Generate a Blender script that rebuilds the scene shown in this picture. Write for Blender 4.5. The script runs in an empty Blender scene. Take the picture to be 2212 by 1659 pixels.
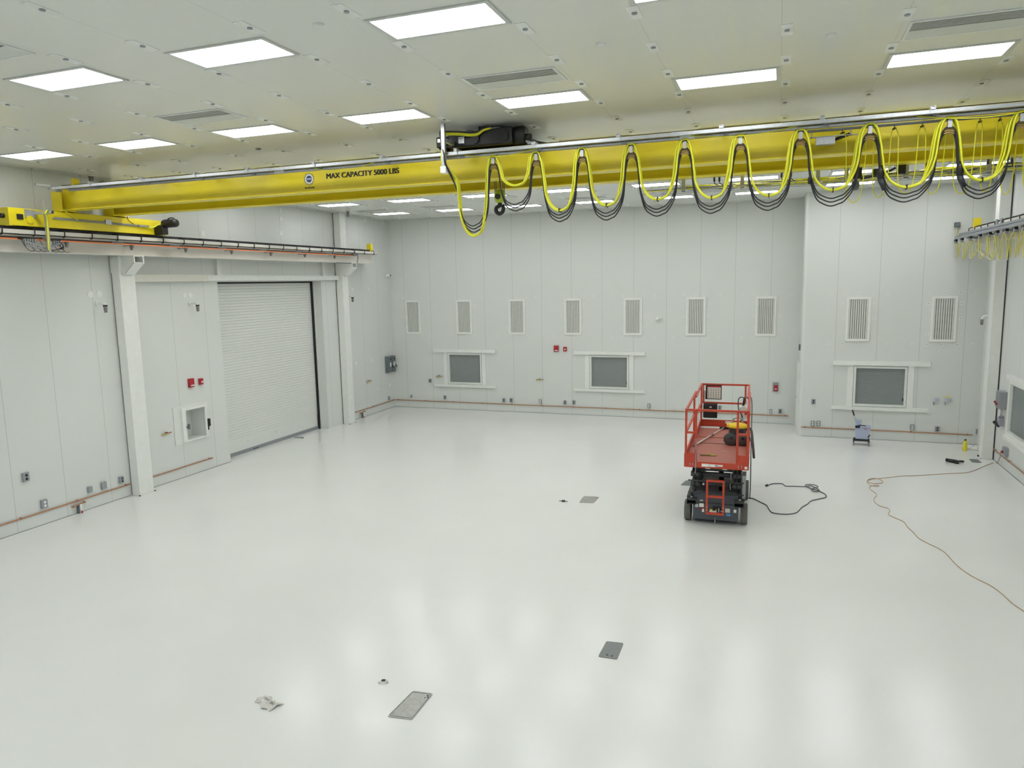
import bpy, bmesh, math, random
from mathutils import Vector, Matrix, Euler
random.seed(7)
PI = math.pi
S = bpy.context.scene
C = S.collection

# ------------------------------------------------------------------ mesh collector
class MB:
    def __init__(s):
        s.v = []; s.f = []; s.sm = []
    def add(s, vs, fs, smooth=False):
        o = len(s.v)
        s.v += [tuple(q) for q in vs]
        for f in fs:
            s.f.append([i + o for i in f]); s.sm.append(smooth)
        return s
    def box(s, x0, y0, z0, x1, y1, z1):
        x0, x1 = min(x0, x1), max(x0, x1); y0, y1 = min(y0, y1), max(y0, y1); z0, z1 = min(z0, z1), max(z0, z1)
        return s.add([(x0,y0,z0),(x1,y0,z0),(x1,y1,z0),(x0,y1,z0),(x0,y0,z1),(x1,y0,z1),(x1,y1,z1),(x0,y1,z1)],
                     [(0,3,2,1),(4,5,6,7),(0,1,5,4),(1,2,6,5),(2,3,7,6),(3,0,4,7)])
    def cbox(s, c, d):
        return s.box(c[0]-d[0]/2, c[1]-d[1]/2, c[2]-d[2]/2, c[0]+d[0]/2, c[1]+d[1]/2, c[2]+d[2]/2)
    def beam(s, p0, p1, w, h, up=(0,0,1)):
        p0 = Vector(p0); p1 = Vector(p1); d = (p1-p0).normalized(); up = Vector(up)
        a = d.cross(up)
        if a.length < 1e-4: a = d.cross(Vector((1,0,0)))
        a.normalize(); b = a.cross(d).normalized()
        vs = []
        for p in (p0, p1):
            for i, j in ((-1,-1),(1,-1),(1,1),(-1,1)): vs.append(p + a*(i*w/2) + b*(j*h/2))
        return s.add(vs, [(0,1,2,3),(7,6,5,4),(0,4,5,1),(1,5,6,2),(2,6,7,3),(3,7,4,0)])
    def channel(s, p0, p1, w, t=.004, hollow=True):
        # square hollow tube with open ends
        p0 = Vector(p0); p1 = Vector(p1); d = (p1-p0).normalized(); up = Vector((0,0,1))
        if abs(d.z) > .9: up = Vector((1,0,0))
        a = d.cross(up).normalized(); b = a.cross(d).normalized()
        vs = []
        for p in (p0, p1):
            for k in (w/2, w/2-t):
                for i, j in ((-1,-1),(1,-1),(1,1),(-1,1)): vs.append(p + a*(i*k) + b*(j*k))
        fs = []
        for i in range(4):
            j = (i+1) % 4
            fs += [(i, 8+i, 8+j, j), (4+i, 4+j, 12+j, 12+i), (i, j, 4+j, 4+i), (8+i, 12+i, 12+j, 8+j)]
        return s.add(vs, fs)
    def cyl(s, p0, p1, r, n=12, r1=None, smooth=True, cap=True):
        p0 = Vector(p0); p1 = Vector(p1); d = (p1-p0).normalized()
        up = Vector((0,0,1)) if abs(d.z) < .9 else Vector((1,0,0))
        a = d.cross(up).normalized(); b = d.cross(a).normalized()
        r1 = r if r1 is None else r1
        vs = []
        for p, q in ((p0, r), (p1, r1)):
            for k in range(n):
                t = 2*PI*k/n; vs.append(p + a*(math.cos(t)*q) + b*(math.sin(t)*q))
        s.add(vs, [(k, (k+1) % n, n+(k+1) % n, n+k) for k in range(n)], smooth)
        if cap:
            o = len(s.v) - 2*n
            s.f.append([o+k for k in range(n)][::-1]); s.sm.append(False)
            s.f.append([o+n+k for k in range(n)]); s.sm.append(False)
        return s
    def tube(s, pts, r, n=7):
        pts = [Vector(p) for p in pts]; m = len(pts)
        T = []
        for i in range(m):
            t = pts[min(i+1, m-1)] - pts[max(i-1, 0)]
            T.append(t.normalized() if t.length > 1e-9 else Vector((0,0,1)))
        up = Vector((0,0,1)) if abs(T[0].z) < .9 else Vector((0,1,0))
        a = T[0].cross(up).normalized()
        vs = []
        for i in range(m):
            a = (a - T[i]*a.dot(T[i])).normalized(); b = T[i].cross(a)
            for k in range(n):
                t = 2*PI*k/n; vs.append(pts[i] + a*(math.cos(t)*r) + b*(math.sin(t)*r))
        fs = [(i*n+k, i*n+(k+1) % n, (i+1)*n+(k+1) % n, (i+1)*n+k) for i in range(m-1) for k in range(n)]
        s.add(vs, fs, True)
        o = len(s.v) - m*n
        s.f.append([o+k for k in range(n)][::-1]); s.sm.append(False)
        s.f.append([o+(m-1)*n+k for k in range(n)]); s.sm.append(False)
        return s
    def prism(s, poly, ax, a0, a1):
        # poly = (u, v) outline in the plane normal to ax; for x: (y,z), for y: (x,z), for z: (x,y)
        def P(u, v, a):
            return {'x': (a,u,v), 'y': (u,a,v), 'z': (u,v,a)}[ax]
        n = len(poly)
        vs = [P(u,v,a0) for u,v in poly] + [P(u,v,a1) for u,v in poly]
        return s.add(vs, [list(range(n))[::-1], [n+k for k in range(n)]] + [(k,(k+1) % n,n+(k+1) % n,n+k) for k in range(n)])
    def ball(s, c, r, n=12, m=8, sz=1.0):
        vs = [(c[0], c[1], c[2]-r*sz)]
        for i in range(1, m):
            ph = -PI/2 + PI*i/m
            for k in range(n):
                t = 2*PI*k/n
                vs.append((c[0]+r*math.cos(ph)*math.cos(t), c[1]+r*math.cos(ph)*math.sin(t), c[2]+r*sz*math.sin(ph)))
        vs.append((c[0], c[1], c[2]+r*sz))
        fs = [(0, 1+(k+1) % n, 1+k) for k in range(n)]
        for i in range(m-2):
            for k in range(n):
                fs.append((1+i*n+k, 1+i*n+(k+1) % n, 1+(i+1)*n+(k+1) % n, 1+(i+1)*n+k))
        L = len(vs)-1
        fs += [(L, 1+(m-2)*n+k, 1+(m-2)*n+(k+1) % n) for k in range(n)]
        return s.add(vs, fs, True)
    def lathe(s, prof, c, n=20, ax='z'):
        vs = []
        for r, h in prof:
            for k in range(n):
                t = 2*PI*k/n; u, w = r*math.cos(t), r*math.sin(t)
                vs.append({'z': (c[0]+u, c[1]+w, c[2]+h), 'x': (c[0]+h, c[1]+u, c[2]+w), 'y': (c[0]+u, c[1]+h, c[2]+w)}[ax])
        m = len(prof)
        fs = [(i*n+k, i*n+(k+1) % n, (i+1)*n+(k+1) % n, (i+1)*n+k) for i in range(m-1) for k in range(n)]
        s.add(vs, fs, True)
        o = len(s.v) - m*n
        s.f.append([o+k for k in range(n)][::-1]); s.sm.append(False)
        s.f.append([o+(m-1)*n+k for k in range(n)]); s.sm.append(False)
        return s
    def xf(s, M):
        s.v = [tuple(M @ Vector(q)) for q in s.v]; return s
    def build(s, name, mat, parent=None, bevel=0, origin='auto', local=False):
        off = Vector((0,0,0)); loc = Vector((0,0,0))
        if parent is None:
            if origin == 'auto':
                xs = [q[0] for q in s.v]; ys = [q[1] for q in s.v]; zs = [q[2] for q in s.v]
                off = Vector(((min(xs)+max(xs))/2, (min(ys)+max(ys))/2, min(zs))); loc = off
            elif origin: off = Vector(origin); loc = off
        elif not local:
            p = parent
            while p: off = off + p.location; p = p.parent
        me = bpy.data.meshes.new(name)
        me.from_pydata([tuple(Vector(q)-off) for q in s.v], [], s.f)
        bm = bmesh.new(); bm.from_mesh(me); bmesh.ops.recalc_face_normals(bm, faces=bm.faces)
        bm.to_mesh(me); bm.free()
        for p, q in zip(me.polygons, s.sm): p.use_smooth = q
        me.materials.append(mat)
        o = bpy.data.objects.new(name, me); C.objects.link(o); o.location = loc
        if parent: o.parent = parent
        if bevel:
            b = o.modifiers.new('bevel', 'BEVEL'); b.width = bevel; b.segments = 2; b.limit_method = 'ANGLE'
        return o

def tag(o, label=None, cat=None, group=None, kind=None):
    if label: o['label'] = label
    if cat: o['category'] = cat
    if group: o['group'] = group
    if kind: o['kind'] = kind
    return o
def thing(name, loc, label, cat, group=None, rz=0):
    o = bpy.data.objects.new(name, None); C.objects.link(o); o.location = loc; o.rotation_euler = (0,0,rz)
    o.empty_display_size = .1
    return tag(o, label, cat, group)
def copy_tree(o, loc=None, rz=None, label=None, parent=None):
    c = o.copy(); C.objects.link(c); c.parent = parent
    if loc is not None: c.location = loc
    if rz is not None: c.rotation_euler = (0,0,rz)
    if label: c['label'] = label
    for ch in list(o.children): copy_tree(ch, parent=c)
    return c
def spline(pts, k=6, closed=False):
    P = [Vector(p) for p in pts]; n = len(P); out = []
    for i in range(n-1):
        a, b, c, d = P[max(i-1,0)], P[i], P[i+1], P[min(i+2,n-1)]
        for j in range(k):
            t = j/k
            out.append(.5*((2*b)+(c-a)*t+(2*a-5*b+4*c-d)*t*t+(3*b-a-3*c+d)*t**3))
    out.append(P[-1]); return out

# ------------------------------------------------------------------ camera
CX, CY, CZ = 14.373984, -25.404008, 4.847276
ROT = Euler((1.431806665, 0.019534210, 0.349823260), 'XYZ')
F = 1566.391
cd = bpy.data.cameras.new('camera'); cam = bpy.data.objects.new('camera', cd); C.objects.link(cam)
cam.location = (CX, CY, CZ); cam.rotation_euler = ROT
cd.sensor_width = 36; cd.sensor_fit = 'HORIZONTAL'; cd.lens = F*36/2212; cd.clip_end = 200; cd.clip_start = .05
S.camera = cam
RM = ROT.to_matrix()
def at(ax, val, px, py):
    """where the sight line through a measured spot of the photograph meets a plane of the room"""
    d = RM @ Vector(((px-1106)/F, -(py-829.5)/F, -1)); o = Vector((CX, CY, CZ))
    i = 'xyz'.index(ax); return o + d*((val-o[i])/d[i])
def seen(p, m=40):
    q = RM.transposed() @ (Vector(p)-Vector((CX,CY,CZ)))
    if q.z > -.3: return False
    x = 1106+F*q.x/-q.z; y = 829.5-F*q.y/-q.z
    return -m < x < 2212+m and -m < y < 1659+m

# ------------------------------------------------------------------ materials
def newmat(name):
    m = bpy.data.materials.new(name); m.use_nodes = True
    nt = m.node_tree; b = nt.nodes['Principled BSDF']; return m, nt, b
def mat(name, rgb, rough=.5, metal=0, var=.06, scale=6, bump=0, coat=0, spec=.5):
    m, nt, b = newmat(name)
    N = nt.nodes; L = nt.links
    tc = N.new('ShaderNodeTexCoord'); nz = N.new('ShaderNodeTexNoise'); nz.inputs['Scale'].default_value = scale
    nz.inputs['Detail'].default_value = 4
    L.new(tc.outputs['Object'], nz.inputs['Vector'])
    mr = N.new('ShaderNodeMapRange'); mr.inputs['To Min'].default_value = 1-var; mr.inputs['To Max'].default_value = 1+var
    L.new(nz.outputs['Fac'], mr.inputs['Value'])
    mx = N.new('ShaderNodeVectorMath'); mx.operation = 'SCALE'; mx.inputs[0].default_value = rgb
    L.new(mr.outputs['Result'], mx.inputs['Scale'])
    L.new(mx.outputs['Vector'], b.inputs['Base Color'])
    b.inputs['Roughness'].default_value = rough; b.inputs['Metallic'].default_value = metal
    b.inputs['Specular IOR Level'].default_value = spec
    if coat: b.inputs['Coat Weight'].default_value = coat; b.inputs['Coat Roughness'].default_value = .1
    if bump:
        bp = N.new('ShaderNodeBump'); bp.inputs['Strength'].default_value = bump; bp.inputs['Distance'].default_value = .01
        L.new(nz.outputs['Fac'], bp.inputs['Height']); L.new(bp.outputs['Normal'], b.inputs['Normal'])
    return m
def panel_mat(name, rgb, rough, seams, var=.03, dark=.68, spec=.5, half=.0055, cuts=()):
    """flat painted sandwich panels; seams = [(axis, offset, pitch)] joint lines; world = object space"""
    m, nt, b = newmat(name); N = nt.nodes; L = nt.links
    tc = N.new('ShaderNodeTexCoord'); sp = N.new('ShaderNodeSeparateXYZ'); L.new(tc.outputs['Object'], sp.inputs[0])
    nz = N.new('ShaderNodeTexNoise'); nz.inputs['Scale'].default_value = .7; nz.inputs['Detail'].default_value = 5
    L.new(tc.outputs['Object'], nz.inputs['Vector'])
    mr = N.new('ShaderNodeMapRange'); mr.inputs['To Min'].default_value = 1-var; mr.inputs['To Max'].default_value = 1+var
    L.new(nz.outputs['Fac'], mr.inputs['Value'])
    tot = None
    def M(op, a, b_=None, c=None):
        n = N.new('ShaderNodeMath'); n.operation = op
        for i, q in enumerate((a, b_, c)):
            if q is None: continue
            if isinstance(q, (int, float)): n.inputs[i].default_value = q
            else: L.new(q, n.inputs[i])
        return n.outputs[0]
    for ax, off, pit in seams:
        c = sp.outputs['XYZ'.index(ax)]
        q = M('DIVIDE', M('SUBTRACT', c, off), pit)
        fr = M('ABSOLUTE', M('SUBTRACT', M('FRACT', M('ADD', q, .5)), .5))
        line = M('LESS_THAN', M('MULTIPLY', fr, pit), half)
        tot = line if tot is None else M('MAXIMUM', tot, line)
    fac = mr.outputs['Result']
    if tot is not None: fac = M('MULTIPLY', fac, M('SUBTRACT', 1, M('MULTIPLY', tot, 1-dark)))
    mx = N.new('ShaderNodeVectorMath'); mx.operation = 'SCALE'; mx.inputs[0].default_value = rgb
    L.new(fac, mx.inputs['Scale']); L.new(mx.outputs['Vector'], b.inputs['Base Color'])
    b.inputs['Roughness'].default_value = rough; b.inputs['Specular IOR Level'].default_value = spec
    return m
def emit(name, rgb, st):
    m, nt, b = newmat(name)
    b.inputs['Base Color'].default_value = (*rgb, 1); b.inputs['Emission Color'].default_value = (*rgb, 1)
    b.inputs['Emission Strength'].default_value = st
    N = nt.nodes; L = nt.links
    return m

LIGHT = 11.3
WALLC = (.68, .705, .68)
M_wall_l = panel_mat('left wall panels', WALLC, .42, [('Y', -13.32, 1.121)])
M_wall_b = panel_mat('back wall panels', WALLC, .42, [('X', .6063, 1.127)])
M_wall_j = panel_mat('bay wall panels', WALLC, .42, [('X', 16.0, 1.11)])
M_wall_r = panel_mat('right wall panels', WALLC, .42, [('Y', -1.83, 1.12)])
M_ceil = panel_mat('ceiling panels', (.735, .752, .70), .25, [('X', 1.02-.06, 2.415), ('X', 1.02+1.23, 2.415)], dark=.86, half=.005, spec=1.0)
M_floor = panel_mat('white epoxy floor', (.72, .737, .715), .19, [], var=.035, spec=.5)
M_white = mat('white painted steel', (.78, .80, .77), .4)
M_trim = mat('white trim', (.72, .745, .72), .4)
M_cream = mat('cream beam paint', (.66, .645, .59), .42)
M_dark = mat('near black rubber', (.012, .011, .014), .6)  # near-black colour of sockets, seals, ties and other small parts
M_black = mat('black paint', (.008, .008, .009), .45, var=.2)
M_blackm = mat('black hoist casting', (.010, .010, .011), .45, var=.25, bump=.15, scale=30)
M_rubber = mat('black cable rubber', (.022, .022, .026), .5)
M_yel = mat('crane yellow paint', (.80, .66, .02), .32, var=.08, scale=3)
M_ycab = mat('yellow cable jacket', (.72, .72, .03), .42)
M_ypale = mat('thin yellow cable', (.66, .60, .10), .45)
M_galv = mat('galvanised steel', (.52, .54, .56), .38, metal=.75, var=.18, scale=25)
M_galvd = mat('dull galvanised strut', (.33, .35, .37), .5, metal=.5, var=.2, scale=25)
M_copper = mat('copper bar', (.50, .26, .15), .4, metal=.5, var=.2, scale=10)
M_orange = mat('orange conductor cover', (.75, .20, .06), .5)
M_red = mat('red fire alarm', (.40, .015, .03), .35)
M_liftred = mat('lift red paint', (.50, .055, .025), .38, var=.12, scale=8)
M_deck = mat('worn red deck', (.37, .125, .095), .5, var=.22, scale=14, bump=.2)
M_liftgrey = mat('lift slate paint', (.070, .080, .098), .45, var=.15)
M_arm = mat('scissor arm charcoal', (.038, .042, .042), .42, var=.3, scale=12)
M_tire = mat('dusty grey tyre', (.12, .115, .105), .8, var=.25, scale=30, bump=.3)
M_steel = mat('brushed floor plate', (.42, .42, .40), .38, metal=.55, var=.25, scale=18)
M_steeld = mat('dark floor plate', (.20, .215, .215), .42, metal=.45, var=.2, scale=18)
M_brass = mat('brass fitting', (.62, .45, .12), .3, metal=.8)
M_saddle = mat('brown cable saddle', (.30,.20,.06), .5)
M_ventb = mat('vent throat grey', (.10,.10,.095), .6)
M_stand = mat('brown insulator', (.33,.13,.08), .5)
M_box = mat('grey outlet box', (.30, .315, .34), .42)
M_boxd = mat('dark grey switch box', (.125, .15, .165), .42)
M_blind = mat('grey shutter slats', (.27, .295, .29), .45)
M_stripe = mat('pale chalk smear', (.50,.33,.30), .7)
M_gap = mat('painted gap shade', (.05, .042, .05), .6)  # dark colour stands in for the shade between column and wall
M_pane = mat('grey obscured glass', (.17, .20, .195), .12)
M_shut = mat('white shutter slats', (.70, .725, .69), .42, var=.04)
M_cond = mat('light bare wall', (.60, .60, .585), .5)
M_lab = mat('white label', (.80, .80, .76), .5)
M_ylab = mat('yellow label', (.80, .72, .05), .5)
M_blue = mat('pale blue plastic', (.42, .47, .62), .4)
M_lblue = mat('blue label', (.06, .25, .60), .5)
M_brown = mat('brown glove leather', (.20, .13, .05), .8, var=.4, scale=20)
M_plastic = mat('clear crumpled plastic', (.60, .59, .55), .3, var=.2, scale=30, bump=.6)
M_hose = mat('tan air hose', (.48, .33, .22), .5)
M_cabgrey = mat('dark floor cable', (.075, .085, .10), .5)
M_gutter = mat('bright alloy pole', (.70, .69, .62), .35, metal=.3)
M_vacy = mat('yellow lid plastic', (.80, .58, .02), .4)
M_vacg = mat('charcoal vacuum plastic', (.055, .055, .058), .5, var=.2)
M_rag = mat('white rag cloth', (.74, .75, .72), .8)
M_glow = emit('light diffuser', (.98, .985, 1), LIGHT)
M_frame = mat('light frame', (.56, .58, .55), .4)
M_slat = mat('grille slat', (.62, .64, .60), .4)
M_lens = mat('dark camera lens', (.03, .02, .025), .2)
M_cyl = mat('grey sensor body', (.20, .19, .19), .4)
M_text = mat('black lettering', (.01, .01, .01), .5)
M_lime = mat('lime green block paint', (.42, .52, .03), .35)

# ------------------------------------------------------------------ room shell
H = 7.315; XR = 19.8; YF = -28.0; YJ = -1.83; XJ = 15.05
def wall_cells(mb, u0, u1, z0, z1, holes, mk):
    us = sorted({u0, u1, *[h[0] for h in holes], *[h[1] for h in holes]})
    zs = sorted({z0, z1, *[h[2] for h in holes], *[h[3] for h in holes]})
    for a, b in zip(us, us[1:]):
        for c, d in zip(zs, zs[1:]):
            if any(h[0] <= (a+b)/2 <= h[1] and h[2] <= (c+d)/2 <= h[3] for h in holes): continue
            mk(mb, a, b, c, d)
def struct(o): o['kind'] = 'structure'; return o
DOOR = (-9.42, -4.62, 0.0, 5.02); HATCH = (-11.0, -10.3, .93, 1.75)
mb = MB(); wall_cells(mb, YF, .2, 0, H, [DOOR, HATCH], lambda m,a,b,c,d: m.box(-.42,a,c,0,b,d))
struct(mb.build('wall_left', M_wall_l, origin=(0,0,0)))
WC = [3.11, 8.745]; WJ = 17.245; WR = -5.40; WH = .645; WZ = (1.065, 2.137)
mb = MB(); wall_cells(mb, 0, XJ+.12, 0, H, [(c-WH, c+WH, *WZ) for c in WC], lambda m,a,b,c,d: m.box(a,0,c,b,.2,d))
struct(mb.build('wall_back', M_wall_b, origin=(0,0,0)))
mb = MB(); wall_cells(mb, XJ+.1, XR+.2, 0, H, [(WJ-WH, WJ+WH, *WZ)], lambda m,a,b,c,d: m.box(a,YJ,c,b,YJ+.15,d))
# rounded outer corner and the return wall
arc = [(XJ+.1-.1*math.sin(t), YJ+.1-.1*math.cos(t)) for t in [PI/2*k/6 for k in range(7)]]
poly = arc + [(XJ, .0), (XJ+.15, .0), (XJ+.15, YJ+.15), (XJ+.1, YJ+.15)]
mb.prism(poly, 'z', 0, H)
struct(mb.build('wall_bay', M_wall_j, origin=(0,0,0)))
mb = MB(); wall_cells(mb, YF, YJ, 0, H, [(-7.62, -4.73, .95, 2.16)], lambda m,a,b,c,d: m.box(XR,a,c,XR+.2,b,d))
struct(mb.build('wall_right', M_wall_r, origin=(0,0,0)))
struct(MB().box(-.42,YF-.2,0,XR+.2,YF,H).build('wall_front', M_wall_b, origin=(0,0,0)))
struct(MB().box(-.6,YF-.2,-.2,XR+.2,.2,0).build('floor', M_floor, origin=(0,0,0)))
struct(MB().box(-.42,YF-.2,H,XR+.2,.2,H+.2).build('ceiling', M_ceil, origin=(0,0,0)))
# ceiling edge flashings with bolts
def flashing(name, x0, y0, x1, y1, alongx):
    mb = MB().box(x0, y0, H-.006, x1, y1, H)
    o = struct(mb.build(name, M_frame, origin=(0,0,0))); b = MB()
    n = int((abs(x1-x0) if alongx else abs(y1-y0))/1.08)
    for k in range(n):
        px, py = ((min(x0,x1)+.5+1.08*k, (y0+y1)/2) if alongx else ((x0+x1)/2, max(y0,y1)-.5-1.08*k))
        b.cyl((px,py,H-.022), (px,py,H-.005), .018, 8)
    b.build('bolt', M_galvd, o)
flashing('trim_1', 0.0, -.02, .36, -24, False)
flashing('trim_2', .36, 0, XJ-.05, -.36, True)
flashing('trim_3', XJ+.1, YJ, XR-.36, YJ-.36, True)
flashing('trim_4', XR-.36, YJ-.02, XR, -24, False)
# floor line of sealant along the walls
for i, (a, b) in enumerate([((0,-24),(.012,-12.8)), ((0,-12.36),(.012,-9.42)), ((0,-3.4),(.012,0)), ((0,-.012),(14.94,0)), ((15.15,YJ-.012),(XR,YJ)), ((XR-.012,-24),(XR,YJ))]):
    struct(MB().box(a[0],a[1],0,b[0],b[1],.01).build('trim_%d' % (5+i), M_galvd))

# ------------------------------------------------------------------ ceiling lights, grilles, hanger plates
LX = [1.02+2.415*k for k in range(8)]; LY = [-25.55+3.25*k for k in range(8)]
ordn = ['first','second','third','fourth','fifth','sixth','seventh','eighth']
rowname = {0:'row behind the viewpoint', 1:'row straight above the viewpoint', 2:'row nearest the viewer', 3:'second row, before the crane',
           4:'row peeking over the girder', 5:'row hidden behind the crane', 6:'next to last row', 7:'row along the back wall'}
def make_light():
    t = thing('ceiling_light', (0,0,H), 'x', 'ceiling light', 'rectangular ceiling light panels')
    a, b = 1.17, .53; f = .045
    m = MB()
    for q in ((-f,-f,a+f,0), (-f,b,a+f,b+f), (-f,0,0,b), (a,0,a+f,b)): m.box(q[0],q[1],-.012,q[2],q[3],0)
    m.build('light_frame', M_frame, t, local=True)
    MB().box(0,0,-.006,a,b,-.001).build('light_diffuser', M_glow, t, local=True)
    return t
L0 = make_light(); first = True
for j, y in enumerate(LY):
    for i, x in enumerate(LX):
        yy = y
        if j == 7 and i >= 6: yy = y-.85
        lab = 'rectangular ceiling light, %s from the left wall, %s' % (ordn[i], rowname[j])
        if first: L0.location = (x,yy,H); L0['label'] = lab; first = False
        else: copy_tree(L0, (x,yy,H), label=lab)
def make_grille():
    t = thing('ceiling_grille', (0,0,H), 'x', 'air grille', 'slatted ceiling air grilles')
    a, b = 1.17, .60
    m = MB()
    for q in ((0,0,a,.03), (0,b-.03,a,b), (0,.03,.03,b-.03), (a-.03,.03,a,b-.03)): m.box(q[0],q[1],-.014,q[2],q[3],0)
    m.build('grille_frame', M_trim, t, local=True)
    MB().box(.03,.03,-.003,a-.03,b-.03,0).build('grille_back', M_ventb, t, local=True)
    m = MB()
    for k in range(6):
        y = .045+.042*k
        m.box(.03,y,-.008,a-.03,y+.018,-.005)
    m.box(.03,.30,-.012,a-.03,b-.03,-.004)
    m.build('louver', M_slat, t, local=True)
    return t
G0 = make_grille(); first = True
for (i, y, ph) in [(2,-16.95,'beside the light second to the left, above the crane'), (4,-16.95,'just in front of the light above the black hoist'), (6,-16.95,'at the right edge of the view'),
                   (2,-20.2,'at the upper left edge of the view'), (0,-3.93,'in front of the first light of the last row'), (1,-3.93,'in front of the second light of the last row'),
                   (3,-3.93,'half hidden behind the hanging festoon cables')]:
    lab = 'white slatted ceiling air grille ' + ph
    if first: G0.location = (LX[i],y,H); G0['label'] = lab; first = False
    else: copy_tree(G0, (LX[i],y,H), label=lab)
hp = thing('hanger_plate', (0,0,H), 'small pale hanger plate with a central bolt screwed flat to the ceiling', 'hanger plate', 'ceiling hanger plates')
MB().box(-.055,-.17,-.005,.055,.17,0).build('plate', M_white, hp, local=True)
MB().cyl((0,0,-.016),(0,0,-.004),.026,10).build('bolt', M_galvd, hp, local=True)
first = True; gx = [(LX[4]+.06, -16.95), (LX[2]+.06, -16.95)]
for k in range(8):
    for dx in (-.06, 1.23+.05):
        for n in range(-2, 19):
            x = LX[k]+dx; y = -19.35+1.0833*n
            if x > XR-.2 or (x > 14.8 and y > YJ-.4) or y > -.4: continue
            if not seen((x,y,H), 120): continue
            if first: hp.location = (x,y,H); first = False
            else: copy_tree(hp, (x,y,H))
# little ceiling domes
for px, py, lab in [(1795,74,'small white sprinkler cover between two lights at upper right'), (1298,95,'tiny white sprinkler cover on the ceiling near the top centre'), (688,52,'white sprinkler cover between the two largest lights'),
                    (558,321,'dark sprinkler head on the ceiling just above the crane girder')]:
    p = at('z', H, px, py)
    tag(MB().lathe([(.055,.02),(.055,-.006),(.03,-.02),(.004,-.028)], p, 16).build('sprinkler_cover', M_trim if py != 321 else M_cyl), lab, 'sprinkler')
for px, py, lab in [(196,378,'small dark spotlight on the ceiling above the left end of the crane'), (751,455,'small dark spotlight on the ceiling beside the second column')]:
    p = at('z', H, px, py)
    t = thing('ceiling_sensor', p, lab, 'sensor', None)
    MB().cyl((p.x,p.y,H-.03),(p.x,p.y,H),.07,14).build('mount', M_trim, t)
    MB().cyl((p.x,p.y,H-.2),(p.x,p.y,H-.03),.035,12,r1=.055).build('body', M_cyl, t)

# ------------------------------------------------------------------ helpers to build on any wall
# a wall frame: u runs to the viewer's right along the wall, n points into the room
class Wall:
    def __init__(s, o, u, n): s.o = Vector(o); s.u = Vector(u); s.n = Vector(n)
    def p(s, u, z, d=0): return s.o + s.u*u + s.n*d + Vector((0,0,z))
    def box(s, mb, u0, u1, z0, z1, d0, d1):
        a = s.p(u0,z0,d0); b = s.p(u1,z1,d1); return mb.box(a.x,a.y,a.z,b.x,b.y,b.z)
    def rot(s): return Matrix((( s.u.x, -s.n.x, 0),(s.u.y, -s.n.y, 0),(0,0,1))).to_4x4()
WL = Wall((0,0,0), (0,1,0), (1,0,0)); WB = Wall((0,0,0), (1,0,0), (0,-1,0)); WY = Wall((0,YJ,0), (1,0,0), (0,-1,0))
WRR = Wall((XR,0,0), (0,-1,0), (-1,0,0))
def wpix(w, px, py):
    if w is WL: p = at('x',0,px,py); return p.y, p.z
    if w is WB: p = at('y',0,px,py); return p.x, p.z
    if w is WY: p = at('y',YJ,px,py); return p.x, p.z
    p = at('x',XR,px,py); return -p.y, p.z

# roller shutter windows
def window(n, w, c):
    z0, z1 = WZ; h = WH
    m = MB()
    for q in ((c-h-.06,c-h,z0-.06,z1+.06), (c+h,c+h+.06,z0-.06,z1+.06), (c-h,c+h,z1,z1+.06), (c-h,c+h,z0-.06,z0)): w.box(m,*q,0,.035)
    root = struct(m.build('window_%d' % n, M_trim))
    # slatted blind standing back in the opening
    m = MB(); k = 0; z = z0
    while z < z1-.001:
        za = min(z+.038, z1); w.box(m, c-h, c+h, z, za-.006, -.075, -.055); z += .038
    w.box(m, c-h, c+h, z0, z1, -.085, -.070)
    m.build('blind', M_blind, root)
    m = MB(); w.box(m, c+h-.03, c+h+.0, z0+.12, z0+.2, -.05, -.02); m.build('latch', M_black, root)
    # timber like trim rails carried on two posts
    m = MB(); w.box(m, c-1.285, c+1.285, 2.222, 2.345, 0, .075); m.build('top_rail', M_white, root)
    m = MB(); w.box(m, c-1.285, c+1.285, .885, .985, 0, .075); m.build('bottom_rail', M_white, root)
    for s in (-1, 1):
        m = MB(); w.box(m, c+s*.72-(.16 if s < 0 else 0), c+s*.72+(.16 if s > 0 else 0), .985, 2.222, 0, .03); m.build('side_post', M_white, root)
window(1, WB, WC[0]); window(2, WB, WC[1]); window(3, WY, WJ)
m = MB(); ya, yb, za, zb = -7.62, -4.73, .95, 2.16
for q in ((ya-.10,ya,za-.10,zb+.10), (yb,yb+.10,za-.10,zb+.10), (ya,yb,zb,zb+.10), (ya,yb,za-.10,za)): m.box(XR-.04,q[0],q[2],XR,q[1],q[3])
w4 = struct(m.build('window_4', M_white))
m = MB()
for q in ((ya,ya+.04,za,zb), (yb-.04,yb,za,zb), (ya+.04,yb-.04,zb-.04,zb), (ya+.04,yb-.04,za,za+.04)): m.box(XR+.01,q[0],q[2],XR+.05,q[1],q[3])
m.build('sash', M_frame, w4)
MB().box(XR+.03,ya+.04,za+.04,XR+.04,yb-.04,zb-.04).build('pane', M_pane, w4)
MB().box(XR-.075,ya-.30,zb+.10,XR,yb+.22,zb+.21).build('top_rail', M_white, w4)
MB().box(XR-.06,ya-.30,za-.20,XR,yb+.22,za-.10).build('bottom_rail', M_white, w4)

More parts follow.
